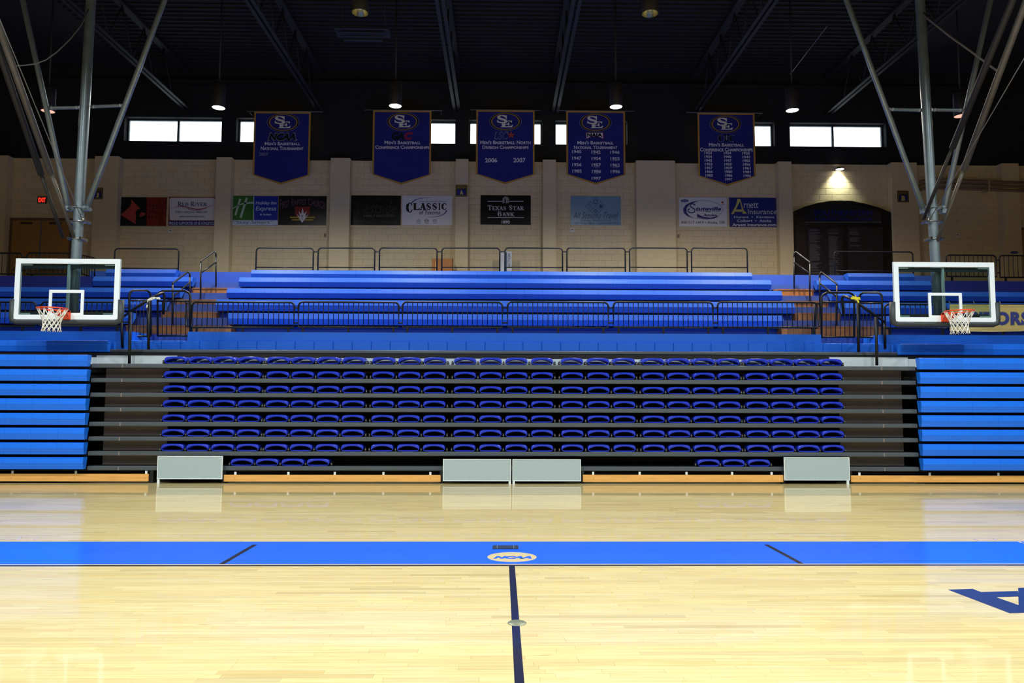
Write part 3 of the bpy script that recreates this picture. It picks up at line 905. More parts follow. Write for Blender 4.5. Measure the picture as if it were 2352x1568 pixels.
# gates at the two aisles
def gate(label, a, b, yt, ym, yb, Ya, Yb_, nb, lean=0):
    t = thing('gate_frame', label, 'gate', P(a, yb + 3, Ya), 'baluster gates at the aisles')
    def G(u, py): return P(a + (b - a) * u, py, Ya + (Yb_ - Ya) * u)
    c = .16
    MB().tube([G(0, yb), G(0, yt + 10), G(.05, yt + 4), G(c, yt), G(1 - c, yt), G(.95, yt + 4), G(1, yt + 10), G(1, yb)], .024, 8).build('frame', 'rail_black', t)
    MB().tube([G(0, ym), G(1, ym)], .02, 8).build('mid_bar', 'rail_black', t)
    MB().tube([G(0, yb), G(1, yb)], .02, 8).build('bottom_bar', 'rail_black', t)
    for j in range(nb):
        u = (j + 1) / (nb + 1); MB().tube([G(u, ym), G(u, yb)], .008, 5).build('baluster', 'rail_black', t)
    return t
gate('narrow black gate beside the white rope, farther from the middle', 297, 346, 667, 690, 772, YC + .1, YC + .55, 5)
gate('wide black gate beside the white rope, nearer the middle', 362, 437, 668, 691, 771, YC + .3, YC + .1, 6)
gate('wide black gate beside the yellow tape, nearer the middle', 1887, 1962, 672, 694, 774, YC + .1, YC + .3, 6)
gate('narrow black gate beside the yellow tape, farther from the middle', 1974, 2026, 672, 696, 774, YC + .55, YC + .1, 5)
# short return rails between gate and guard
for lb, a, b, s in (('short baluster return rail behind the wide rope gate', 427, 441, 0), ('short baluster return rail behind the wide tape gate', 1884, 1871, 0)):
    t = thing('guard_rail', lb, 'railing', P(a, 764, YC + .5), 'short return rails')
    MB().tube([P(a, 695, YC + .6), P(b, 698, YC + .2), P(b, 752, YC + .2), P(a, 748, YC + .6)], .02, 6, True).build('frame', 'rail_black', t)
    for j in range(1, 4):
        f = j / 4; MB().tube([P(a, 695, YC + .6).lerp(P(b, 698, YC + .2), f), P(a, 748, YC + .6).lerp(P(b, 752, YC + .2), f)], .008, 5).build('baluster', 'rail_black', t)
    MB().tube([P(b, 752, YC + .2), (P(b, 752, YC + .2).x, YC + .2, zC)], .018, 6).build('foot', 'rail_black', t)
# handrails that come down onto the retracted stand
pipe_rail('sloping black handrail with three posts tied with white rope', [
    ('top_rail', .026, [(279, 737, YC - .02), (281, 729, YC - .02), (298, 716, YT + .3), (345, 686, YT + .1), (368, 674, YT + .5), (375, 672, YT + .55), (378, 682, YT + .6), (375, 722, YT + .6)]),
    ('post', .026, [(279, 731, YC - .03), (281, 798, YC - .03)]),
    ('post', .026, [(299, 717, YT - .46), (297, 838, YT - .46)]), ('post', .026, [(342, 688, YT + .06), (341, 807, YT + .06)])], P(297, 838, YT - .46), group='stand handrails')
pipe_rail('sloping black handrail with three posts tied with yellow tape', [
    ('top_rail', .026, [(1937, 720, YT + .6), (1934, 686, YT + .6), (1937, 680, YT + .55), (1944, 681, YT + .5), (1966, 693, YT + .1), (2013, 727, YT + .3), (2031, 738, YC - .02), (2033, 745, YC - .02)]),
    ('post', .026, [(1970, 696, YT + .06), (1972, 811, YT + .06)]),
    ('post', .026, [(2012, 728, YT - .46), (2014, 839, YT - .46)]), ('post', .026, [(2032, 741, YC - .03), (2033, 800, YC - .03)])], P(2014, 839, YT - .46), group='stand handrails')
# rope and tape
t = thing('rope', 'knotted white rope tied round the black handrail', 'rope', P(340, 690, YT))
for nm, pts in (('strand', [(339, 694), (340, 688), (347, 685), (354, 683), (362, 686), (368, 686)]), ('strand', [(341, 690), (348, 688), (353, 686), (360, 684), (367, 684)]), ('loose_end', [(338, 700), (337, 707)])):
    MB().tube([P(x, y, YT - .02) for x, y in pts], .013, 6).build(nm, 'net_white', t)
t = thing('tape_knot', 'bright yellow tape knotted in a star on the black handrail', 'tape', P(1966, 690, YT))
for q in ([(1956, 680), (1958, 679), (1977, 687), (1976, 689)], [(1955, 687), (1955, 682), (1975, 682), (1976, 686)], [(1963, 687), (1965, 676), (1968, 684), (1967, 690)], [(1966, 683), (1969, 683), (1974, 694), (1971, 696)]):
    poly(t, 'tape_strip', q, YT - .04 - .004 * random.random(), 'tape_yellow', .006)

# ------------------------------------------------------------------ the retracted stand
ORD = ['lowest', 'second lowest', 'third lowest', 'fourth', 'fifth', 'sixth', 'seventh', 'eighth', 'topmost']
zn1 = (PZ(1078, YB, 1157) + PZ(1066, YB, 240) + PZ(1070, YB, 2090)) / 3
zn8 = (PZ(840.5, YB, 1157) + PZ(834.5, YB, 240) + PZ(838.5, YB, 2090)) / 3
ZN = [zn1 + (zn8 - zn1) * k / 7 for k in range(8)]
NH = .074
xa, xb = PX(195, YB - .14, 950) + .002, PX(2117, YB - .14, 950) - .002
xi0, xi1 = PX(372, YB, 950), PX(1942, YB, 950)
nos = MB().sweep_x([(0, .012), (.006, 0), (.05, 0), (.05, NH), (.012, NH), (0, NH - .01)], xa, xb)
nos_me = nos.mesh('nosing', 'tier_grey')
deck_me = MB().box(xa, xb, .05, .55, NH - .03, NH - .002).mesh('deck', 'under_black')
for k in range(8):
    z = ZN[k] - NH
    t = thing('stand_tier', '%s dark grey retracted tier of the folding seat stand' % ORD[k], 'bleacher tier', ((xa + xb) / 2, YB + .2, z), 'retracted tiers of the folding stand')
    inst('nosing', nos_me, t, (0, YB, z)); inst('deck', deck_me, t, (0, YB, z))
    zt2 = (ZN[k + 1] - NH) if k < 7 else ZN[7] + .11
    if k < 7:
        for (p, q) in ((xa + .12, xi0 - .01), (xi1 + .01, xb - .12)):
            MB().box(p, q, YB + .26, YB + .28, ZN[k], zt2 - .004).build('side_panel', 'riser_grey', t)
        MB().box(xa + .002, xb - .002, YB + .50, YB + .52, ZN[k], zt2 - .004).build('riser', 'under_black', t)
    for px in (277, 2028):
        x = PX(px, YB, 950); MB().box(x - .012, x + .012, YB - .004, YB + .001, z + .004, z + NH - .008).build('splice_plate', 'riser_grey', t)
    if k == 6:  # pale bars stand in for light peeking through the gap behind the seats
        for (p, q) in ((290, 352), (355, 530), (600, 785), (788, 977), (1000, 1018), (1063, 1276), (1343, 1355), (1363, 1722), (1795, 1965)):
            MB().box(PX(p, YB + .45, 856), PX(q, YB + .45, 856), YB + .44, YB + .46, PZ(858.5, YB + .45), PZ(854.5, YB + .45)).build('gap_light_strip', 'gap_light_strip', t)
# set back top tier
zT = PZ(805.5, YT)
xta, xtb = PX(246, YT - .1, 795) + .003, PX(2068, YT - .1, 800) - .003
t = thing('stand_tier', 'set back dark grey top tier under the blue block wall', 'bleacher tier', (0, YT, zT - .06), 'retracted tiers of the folding stand')
o = MB(); o.sweep_x([(YT, zT - .05), (YT + .006, zT - .06), (YT + .05, zT - .06), (YT + .05, zT), (YT + .012, zT), (YT, zT - .01)], xta, xtb); o.build('nosing', 'tier_grey', t)
MB().box(xta, xtb, YT + .05, YC - .02, zT - .05, zT - .004).build('deck', 'under_black', t)
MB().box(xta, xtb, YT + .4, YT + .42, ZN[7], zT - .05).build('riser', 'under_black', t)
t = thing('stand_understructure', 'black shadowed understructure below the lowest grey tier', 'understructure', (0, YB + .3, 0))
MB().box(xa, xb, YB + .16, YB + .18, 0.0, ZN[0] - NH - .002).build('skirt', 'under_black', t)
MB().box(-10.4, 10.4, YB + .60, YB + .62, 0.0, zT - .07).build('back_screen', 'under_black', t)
for px in (348, 514, 1014, 1338, 1800, 1953):
    x = PX(px, YB, 1090); MB().box(x - .03, x + .03, YB + .0, YB + .16, 0.0, ZN[0] - NH - .002).build('wheel_channel', 'hinge_black', t)
    MB().lathe([(.0001, 0), (.04, 0), (.045, .02), (.045, .03), (.0001, .05)], (x, YB + .04, .0), 10)

# pale boards lying on the upper tier
for lb, a, b, y0, y1, Y in (('long pale grey board lying behind the eighth row of folded seats', 407, 1905, 826.5, 838, YB + .36),
                         ('wide pale grey board lying beside the eighth row of seats, double door side', 222, 406, 816.5, 834, YB + .345),
                         ('short pale grey board end beside the blue bench ends, double door side', 207, 222, 820, 834, YB + .34),
                         ('wide pale grey board lying beside the eighth row of seats, VISITORS side', 1906, 2085, 820.5, 838, YB + .345),
                         ('short pale grey board end beside the blue bench ends, VISITORS side', 2086, 2108, 824, 838, YB + .34)):
    p, q = P(a, y0, Y), P(b, y0, Y)
    tag(MB().box(p.x, q.x, Y, Y + .03, ZN[7], max(p.z, q.z)).build('pale_board', 'pale_board'), lb, 'board', 'pale boards on the stand')

# folded seats
def loft(sections):
    mb = MB(); vs = []; fs = []; n = len(sections[0])
    for s in sections: vs += s
    for i in range(len(sections) - 1):
        for j in range(n):
            l = (j + 1) % n
            fs.append((i * n + j, (i + 1) * n + j, (i + 1) * n + l, i * n + l))
    mb.add(vs, fs, True)
    mb.add(sections[0], [tuple(range(n))], False)
    return mb
def arch_part(O, I, depth, inset=.45, drop=0.0):
    M = [((o[0] + i[0]) / 2, (o[1] + i[1]) / 2) for o, i in zip(O, I)]
    def sec(f, y, dz=0):
        a = [(m[0] + (o[0] - m[0]) * f, y, m[1] + (o[1] - m[1]) * f + dz) for o, m in zip(O, M)]
        b = [(m[0] + (i[0] - m[0]) * f, y, m[1] + (i[1] - m[1]) * f + dz) for i, m in zip(I, M)]
        return a + b[::-1]
    return loft([sec(inset, 0), sec(.85, .006), sec(1, .02), sec(1, depth, drop)])
O = [(-.196, .036), (-.197, .07), (-.188, .102), (-.16, .121), (-.09, .129), (0, .131), (.09, .129), (.16, .121), (.188, .102), (.197, .07), (.196, .036)]
I = [(-.184, .034), (-.172, .044), (-.15, .058), (-.11, .076), (-.06, .090), (0, .094), (.06, .090), (.11, .076), (.15, .058), (.172, .044), (.184, .034)]
shell_me = arch_part(O, I, .30).mesh('back_shell', 'seat_blue')
O2 = [(-.186, .034), (-.182, .018), (-.165, .006), (-.08, .001), (0, 0), (.08, .001), (.165, .006), (.182, .018), (.186, .034)]
I2 = [(-.176, .033), (-.168, .026), (-.15, .022), (-.08, .0205), (0, .020), (.08, .0205), (.15, .022), (.168, .026), (.176, .033)]
pan_me = arch_part(O2, I2, .30).mesh('seat_pan', 'seat_blue')
hm = MB().prism([(-.014, 0), (.014, 0), (.014, .05), (.006, .066), (-.006, .066), (-.014, .05)], .03, .22)
hinge_me = hm.mesh('hinge_arm', 'hinge_black')
bolt_me = MB().tube([(0, .026, .034), (0, .031, .034)], .010, 8).mesh('bolt', 'bolt_grey')
SEATS = [397, 454.5, 511.5, 569.5, 634.5, 692, 751, 809.5, 878, 938, 997, 1067, 1126.5, 1186, 1245.5, 1315, 1375.5, 1435, 1502, 1560.5, 1619, 1677, 1741.5, 1799.5, 1857, 1914]
ends = {0, 4, 8, 11, 15, 18, 22}
NTH = ['first', 'second', 'third', 'fourth', 'fifth', 'sixth', 'seventh', 'eighth', 'ninth', 'tenth', 'eleventh', 'twelfth', 'thirteenth']
def which(i, n):
    return NTH[i] + ' from the double door end' if i < n / 2 else NTH[n - 1 - i] + ' from the VISITORS end'
def seat(x, z, k, last, i, n):
    t = thing('folding_seat', 'blue folded seat on the %s grey tier, %s' % (ORD[k], which(i, n)), 'stadium seat', (x, YB + .06, z), 'folded seats on the %s tier' % ORD[k])
    inst('back_shell', shell_me, t, (x, YB + .02, z)); inst('seat_pan', pan_me, t, (x, YB + .02, z))
    for s in ((-1, 1) if last else (-1,)):
        h = inst('hinge_arm', hinge_me, t, (x + s * .2285, YB + .03, z)); inst('bolt', bolt_me, h, (x + s * .2285, YB + .03, z))
    return t
for k in range(8):
    for i, px in enumerate(SEATS):
        if k == 0: continue
        x = PX(px, YB, 950); last = (i + 1 in ends) or i == 25
        seat(x, ZN[k] + .001, k, last, i, 26)
for i, px in enumerate((554, 612, 671, 729.5, 1629, 1686.5, 1745)):
    seat(PX(px, YB, 1068), ZN[0] + .001, 0, i in (3, 6), i, 7)

# blue bench banks on both sides
def bank_rows():
    LT = [(1048, 1077), (1016, 1043), (983, 1010), (950, 976), (916, 943), (883, 909), (850, 877), (816, 842)]
    RT = [(1054.5, 1080.6), (1021, 1047.4), (988, 1014), (954.8, 980.6), (920.6, 946.6), (887, 913.5), (854, 880), (820, 846.6)]
    Yf = YB - .14; out = []
    b = [(PZ(l[1], Yf, 100) + PZ(r[1], Yf, 2240)) / 2 for l, r in zip(LT, RT)]
    tp = [(PZ(l[0], Yf, 100) + PZ(r[0], Yf, 2240)) / 2 for l, r in zip(LT, RT)]
    b0 = b[0]; step = (b[7] - b[0]) / 7; h = sum(p - q for p, q in zip(tp, b)) / 8
    return [(Yf, b0 + step * k, h) for k in range(8)] + [(YT - .1, (PZ(808, YT - .1, 100) + PZ(812.7, YT - .1, 2240)) / 2, PZ(783, YT - .1, 100) - PZ(808, YT - .1, 100))]
BK = bank_rows()
WB = .457
mods = {}
for side, where in ((-1, 'double door side'), (1, 'VISITORS side')):
    for k, (yf, z0, h) in enumerate(BK):
        if k < 8: xin = PX(195, yf, 950) if side < 0 else PX(2117, yf, 950)
        else: xin = PX(246, yf, 795) if side < 0 else PX(2068, yf, 800)
        key = round(h, 4)
        if key not in mods:
            mods[key] = MB().sweep_x([(.022, 0), (.004, h * .46), (0, h * .5), (.012, h * .97), (.025, h), (.135, h), (.135, h - .03), (.10, 0)], -WB / 2 + .001, WB / 2 - .001).mesh('seat_module', 'bench_blue')
        t = thing('bench_row', '%s bright blue bench row in the closed bank on the %s' % (ORD[k], where), 'bench', (xin + side * .6, yf + .1, z0), 'bright blue bench rows of the closed banks')
        for j in range(12):
            inst('seat_module', mods[key], t, (xin + side * (j + .5) * WB, yf, z0))
        x0, x1 = sorted((xin + side * .03, xin + side * 12 * WB))
        MB().box(x0, x1, yf + .165, yf + .6, z0 - .045, z0 - .003).build('support_rail', 'under_black', t)
        if k == 8: MB().box(x0, x1, yf + .3, yf + .36, z0 - .05, z0 + h).build('back_board', 'block_blue', t)

# kick boards, brackets and grey sheets along the floor
YK = YB - .05
def kick(lb, a, b, y0, y1, br):
    p, q = P(a, y1, YK), P(b, y0, YK); c = (a + b) / 2
    zb, ztp = .035, .035 + (PZ(y0, YK, min(max(c, 0), 2352)) - PZ(y1, YK, min(max(c, 0), 2352)))
    t = thing('kick_board', lb, 'kick board', ((p.x + q.x) / 2, YK, zb), 'wooden kick boards along the floor')
    MB().box(p.x, q.x, YK, YK + .03, zb, ztp).build('plank', 'kick_wood', t)
    for px in br:
        x = PX(px, YK, y0); MB().box(x - .018, x + .018, YK + .03, YK + .045, zb, ztp + .05).build('bracket', 'sheet_edge', t)
        MB().tube([(x, YK - .003, zb + .06), (x, YK, zb + .06)], .007, 6).build('screw', 'bolt_grey', t)
    return t
kick('wooden kick board below the blue bank on the double door side', -420, 341, 1079, 1096, (-280, -130, 26, 172, 334))
kick('wooden kick board below the four folded seats of the lowest tier', 514, 1012, 1090, 1105, (539, 661, 768, 880, 988))
kick('wooden kick board below the three folded seats of the lowest tier', 1339, 1799, 1091, 1107, (1363, 1470, 1578, 1683, 1774))
kick('wooden kick board below the blue bank on the VISITORS side', 1955, 2770, 1085, 1100, (1976, 2138, 2296, 2450, 2610))
YS = YB - .09
def sheet(lb, a, b, y0, y1, feet):
    p, q = P(a, y1, YS), P(b, y0, YS); c = (a + b) / 2
    z0 = max(.05, PZ(y1, YS, c)); z1 = PZ(y0, YS, c)
    t = thing('skirt_sheet', lb, 'panel', ((p.x + q.x) / 2, YS, z0), 'grey sheets along the floor')
    MB().box(p.x + .012, q.x - .012, YS + .004, YS + .02, z0 + .012, z1 - .012).build('sheet', 'grey_sheet', t)
    e = .013; mb = MB()
    mb.box(p.x, q.x, YS, YS + .025, z0, z0 + e); mb.box(p.x, q.x, YS, YS + .025, z1 - e, z1)
    mb.box(p.x, p.x + e, YS, YS + .025, z0 + e, z1 - e); mb.box(q.x - e, q.x, YS, YS + .025, z0 + e, z1 - e)
    mb.build('edge_frame', 'sheet_edge', t)
    for px in feet:
        x = PX(px, YS, y1); MB().box(x - .02, x + .02, YS + .004, YS + .03, .0, z0).build('foot', 'sheet_edge', t)
    for u in (.05, .5, .95):
        for zz in (z0 + .05, z1 - .045):
            x = p.x + (q.x - p.x) * u; MB().tube([(x, YS - .001, zz), (x, YS + .004, zz)], .006, 6).build('rivet', 'sheet_edge', t)
sheet('framed grey sheet standing before the lowest tier near the double door side bank', 360, 511.5, 1047, 1100, (363,))
sheet('framed grey middle sheet of the pair, nearer the double door side', 1017, 1174, 1054, 1106, (1171,))
sheet('framed grey middle sheet of the pair, nearer the VISITORS side', 1177, 1334, 1054.5, 1106.5, (1180,))
sheet('framed grey sheet standing before the lowest tier near the VISITORS side bank', 1802, 1951, 1050, 1103, (1948,))

# ------------------------------------------------------------------ hanging basketball goals
def goal(label, side, cx_top, mast_bot, mast_top, diag, bars, fold, cordp, cable, tl, br):
    """side -1 or 1 along X; pixel measurements of the photograph at the depths of the parts"""
    a, b = P(*tl, YH), P(*br, YH)
    bx = (P(tl[0], tl[1], YH).x + P(br[0], tl[1], YH).x) / 2
    W = 1.83; z1 = (P(tl[0], tl[1], YH).z + P(br[0], tl[1], YH).z) / 2; H = 1.085; z0 = z1 - H
    x0, x1 = bx - W / 2, bx + W / 2
    YM = YH + .27
    t = thing('basketball_goal', label, 'basketball goal', (bx, YM, z0), 'ceiling hung basketball goals')
    # frame with slight depth
    fr = .088; mb = MB()
    for q in ((x0, x1, z0, z0 + fr), (x0, x1, z1 - fr, z1), (x0, x0 + fr, z0 + fr, z1 - fr), (x1 - fr, x1, z0 + fr, z1 - fr)):
        mb.box(q[0], q[1], YH, YH + .045, q[2], q[3])
    fo = mb.build('board_frame', 'board_white', t)
    MB().box(x0 + fr, x1 - fr, YH + .012, YH + .024, z0 + fr, z1 - fr).build('glass_pane', 'board_glass', t)
    # target rectangle
    tx0, tx1, tz0, tz1 = bx - .305, bx + .305, z0 + .07, z0 + .07 + .46
    mb = MB(); e = .052
    for q in ((tx0, tx1, tz0, tz0 + e), (tx0, tx1, tz1 - e, tz1), (tx0, tx0 + e, tz0 + e, tz1 - e), (tx1 - e, tx1, tz0 + e, tz1 - e)):
        mb.box(q[0], q[1], YH - .002, YH + .011, q[2], q[3])
    mb.build('target_square', 'board_white', t)
    # padding along the lower edge and corners
    pts = [(x0 - .03, z0 + .36), (x0 - .035, z0 + .06), (x0 - .02, z0 - .01), (x0 + .05, z0 - .035), (x1 - .05, z0 - .035), (x1 + .02, z0 - .01), (x1 + .035, z0 + .06), (x1 + .03, z0 + .36)]
    MB().tube([(x, YH + .03, z) for x, z in pts], .052, 10).build('edge_padding', 'pad_black', t)
    for sx in (x0 + fr, x1 - fr):
        for sz in (z0 + fr + .01, z1 - fr - .03):
            s = 1 if sx < bx else -1
            MB().box(sx, sx + s * .19, YH + .025, YH + .035, sz, sz + .022).build('glass_clip', 'sheet_edge', t)
    MB().box(bx - .022, bx + .022, YH + .03, YH + .06, z0 + fr, z1 - fr).build('center_support', 'pale_board', t)
    MB().box(x0 + .1, x1 - .1, YH + .05, YH + .10, z1 - .16, z1 - .10).build('back_beam', 'pad_black', t)
    MB().box(x0 + .1, x1 - .1, YH + .05, YH + .10, z0 + .10, z0 + .15).build('back_beam', 'pad_black', t)
    for zz in (z1 - .13, z0 + .125):
        MB().box(bx - .04, bx + .04, YH + .10, YM - .085, zz - .03, zz + .03).build('standoff', 'galv_dark', t)
    # rim, plate and net
    rz = z0 + .155; rr = .2325; ry = YH - .15 - rr
    MB().tube([(bx + rr * math.cos(2 * math.pi * i / 32), ry + rr * math.sin(2 * math.pi * i / 32), rz) for i in range(32)], .011, 8, True).build('rim', 'rim_orange', t)
    mb = MB(); mb.box(bx - .09, bx + .09, YH - .02, YH - .002, rz - .15, rz + .0); mb.box(bx - .085, bx + .085, YH - .16, YH - .02, rz - .02, rz + .008)
    mb.add([(bx - .085, YH - .02, rz - .14), (bx - .085, YH - .02, rz), (bx - .085, YH - .15, rz), (bx + .085, YH - .02, rz - .14), (bx + .085, YH - .02, rz), (bx + .085, YH - .15, rz)],
           [(0, 1, 2), (3, 5, 4), (0, 2, 5, 3), (1, 4, 5, 2)])
    mb.build('rim_plate', 'rim_orange', t)
    mb = MB()
    for s in (-1, 1): mb.tube([(bx + s * .06, YH - .03, rz - .11), (bx + s * .17, ry + .12, rz)], .008, 6)
    mb.build('rim_brace', 'rim_orange', t)
    N = 12; lev = [(0, rr - .005), (-.09, .19), (-.16, .155), (-.22, .135), (-.28, .13), (-.335, .135), (-.39, .15)]
    mb = MB()
    for s in (-1, 1):
        for i in range(N):
            pts = []
            for j, (dz, r) in enumerate(lev):
                ang = 2 * math.pi * (i + s * .5 * max(0, j - .4)) / N + (0 if s > 0 else 0)
                pts.append((bx + r * math.cos(ang), ry + r * math.sin(ang), rz + dz))
            mb.tube(pts, .0062, 5)
    mb.build('net', 'net_white', t)
    # mast
    mt, mo = P(*mast_top, YM), P(*mast_bot, YM)
    mo.x = (mo.x + bx) / 2
    zb = z0 + .02
    d = (mt - mo); k = (ZJ - mo.z) / d.z; top = mo + d * k
    kb = (zb - mo.z) / d.z; bot = mo + d * kb
    mast = MB().tube([bot, mo, mt, top], .086, 16).build('mast', 'galvanised', t)
    def clamp(py, nm, w, m='chrome'):
        c = P(mast_bot[0], py, YM); c.x = mo.x + d.x * (c.z - mo.z) / d.z
        o = MB().tube([(c.x - w, YM - .095, c.z), (c.x + w, YM - .095, c.z)], .010, 6).tube([(c.x - w, YM + .095, c.z), (c.x + w, YM + .095, c.z)], .010, 6)
        for s in (-1, 1): o.box(c.x + s * w - .018, c.x + s * w + .018, YM - .11, YM + .11, c.z - .022, c.z + .022)
        o.build(nm, m, t); return c
    c1 = clamp(478, 'brace_clamp', .155, 'galvanised'); c2 = clamp(509, 'cable_clamp', .15); c3 = clamp(549, 'fold_clamp', .11)
    # side braces in the plane of the mast
    for (lo, hi) in diag:
        p, q = P(*lo, YM), P(*hi, YM); e = p + (q - p) * ((ZJ - p.z) / (q.z - p.z))
        MB().tube([p, q, e], .047, 10).build('side_brace', 'galvanised', t)
        MB().box(p.x - .05, p.x + .05, YM - .05, YM + .05, p.z - .05, p.z + .03).build('brace_shoe', 'galvanised', t)
    for (lo, hi) in bars:
        p, q = P(*lo, YM), P(*hi, YM); v = q - p
        MB().tube([p, p + v * .12, p + v * .88, q], .032, 10).build('spreader', 'galvanised', t)
        for e0, e1 in ((p, p + v * .1), (q, q - v * .1)): MB().tube([e0, e1], .014, 8, False, .036).build('spreader_tip', 'sheet_edge', t)
    # fold braces that rise towards the court
    for i, (lo, mid, hi, m, off) in enumerate(fold):
        def at(px, py):
            # keep X constant, find the depth along the pixel ray
            dd = ray(px, py); xx = c3.x + off; s = (xx - CAM.x) / dd.x
            return CAM + dd * s
        p = Vector((c3.x + off, YM - .06, P(lo[0], lo[1], YM).z)); q = at(*hi)
        e = p + (q - p) * ((ZJ - p.z) / (q.z - p.z))
        MB().tube([p, p + (q - p) * .42], .030, 10).build('fold_brace', m, t)
        MB().tube([p + (q - p) * .38, q, e], .052, 10).build('fold_sleeve', m, t)
    # hoist cable and loose cord
    def atx(px, py, xx):
        dd = ray(px, py); s = (xx - CAM.x) / dd.x
        return CAM + dd * s
    p = Vector((c2.x + side * -.13, YM - .1, c2.z)); q = atx(cable[0], cable[1], bx - side * .15)
    e = p + (q - p) * ((ZJ - p.z) / (q.z - p.z)) if q.z > p.z else q
    MB().tube([p, q, e], .008, 5).build('hoist_cable', 'cord_grey', t)
    MB().tube([p, p + Vector((-side * .03, 0, .05))], .025, 8).build('pulley', 'chrome', t)
    n = len(cordp)
    MB().tube([P(x, y, YM - .1 - .9 * math.sin(math.pi * .5 * i / (n - 1)) ) for i, (x, y) in enumerate(cordp)], .011 if side < 0 else .018, 6).build('cord', 'cord_grey', t)
    return t
goal('ceiling hung glass basketball goal on the side of the wooden double doors', -1, 156, (173, 590), (209, 0),
     [((199, 478), (378, 0)), ((157, 478), (52, 0))], [((113, 248), (183, 247)), ((209, 245), (284, 242))],
     [((166, 548), None, (18, 120), 'galv_dark', -.02), ((160, 548), None, (2, 130), 'lamp_black', -.22)],
     [(203, 22), (195, 40), (185, 60), (160, 91), (130, 120), (105, 138), (80, 147), (55, 150), (38, 151)], (14, 80), (37, 594), (276, 593))
goal('ceiling hung glass basketball goal in front of the yellow VISITORS banner', 1, 2168, (2150, 600), (2113, 0),
     [((2122, 484), (1944, 0)), ((2167, 484), (2275, 0))], [((2043, 251), (2118, 253)), ((2140, 252), (2212, 253))],
     [((2170, 556), None, (2330, 75), 'galv_dark', .02), ((2140, 505), None, (2318, 20), 'lamp_black', -.22)],
     [(2122, 30), (2130, 42), (2180, 82), (2230, 118), (2275, 152), (2298, 168)], (2340, 155), (2049, 602), (2286, 602))

# ------------------------------------------------------------------ championship banners
YN = YW - .40
S_PTS = [(1250, 358), (1247, 475), (1228, 470), (1195, 425), (1130, 388), (1065, 378), (1028, 400), (1042, 430), (1110, 452), (1200, 475), (1255, 508), (1270, 545), (1245, 590), (1180, 610),
         (1080, 612), (1000, 592), (958, 585), (940, 588), (935, 505), (955, 510), (985, 545), (1040, 565), (1110, 572), (1162, 562), (1176, 546), (1150, 526), (1060, 510), (980, 480), (947, 442), (940, 410), (960, 380), (1010, 358), (1090, 350), (1160, 352), (1215, 365)]
E_PTS = [(1085, 616), (1200, 614), (1200, 632), (1240, 632), (1280, 615), (1300, 580), (1325, 580), (1325, 690), (1308, 690), (1285, 655), (1240, 650), (1200, 648), (1200, 707), (1310, 705), (1380, 690), (1425, 662), (1450, 665), (1415, 736), (1030, 736), (1085, 715)]
E_ARM = [(1274, 540), (1300, 526), (1415, 526), (1413, 590), (1392, 587), (1362, 556), (1320, 548), (1280, 552)]
def emblem(t, cx, cy, sc=1.0):
    poly(t, 'emblem_rim', ell(cx, cy, 37 * sc, 21.5 * sc), YN - .002, 'banner_grey')
    poly(t, 'emblem_ring', ell(cx, cy, 36 * sc, 20.7 * sc), YN - .004, 'banner_black')
    poly(t, 'emblem_gold', ell(cx, cy, 32.6 * sc, 18.9 * sc), YN - .006, 'gold_cloth')
    poly(t, 'emblem_field', ell(cx, cy, 30.2 * sc, 17.6 * sc), YN - .008, 'navy_cloth')
    f = lambda q: [(cx + (x - 1205) / 515 * 37 * sc, cy + (y - 555) / 290 * 21 * sc) for x, y in q]
    polys(t, 'emblem_letters', [f(S_PTS), f(E_PTS), f(E_ARM)], YN - .010, 'banner_cream')
def banner(label, x0, x1, yt, ys, yp, rx0, rx1):
    c = (x0 + x1) / 2
    a, b = P(x0, yt, YN), P(x1, yt, YN); zs = PZ(ys, YN, c); zp = PZ(yp, YN, c); zt_ = (a.z + b.z) / 2
    t = thing('championship_banner', label, 'banner', ((a.x + b.x) / 2, YN, zp), 'championship banners in front of the high windows')
    def tube_poly(m): return [(a.x + m, zt_ - m), (b.x - m, zt_ - m), (b.x - m, zs + m * .3), ((a.x + b.x) / 2, zp + m * 1.15), (a.x + m, zs + m * .3)]
    MB().prism(tube_poly(0), YN + .003, YN + .008).build('gold_border', 'gold_cloth', t)
    MB().prism(tube_poly(.055), YN, YN + .003).build('cloth', 'navy_cloth', t)
    ra, rb_ = PX(rx0, YN, yt), PX(rx1, YN, yt)
    MB().tube([(ra, YN + .01, zt_ + .012), (rb_, YN + .01, zt_ + .012)], .018, 8).build('pole', 'pole_grey', t)
    for x in (ra + .06, rb_ - .06):
        MB().tube([(x, YN + .01, zt_ + .012), (x, YW + .014, zt_ + .012)], .012, 6).build('bracket', 'black_steel', t)
    return t
def line(t, body, x0, y0, x1, y1, m='banner_white', caps=True, bold=.022, shear=0):
    return text(t, body, (x0, y0, x1, y1), YN - .003, m, bold, shear, caps)
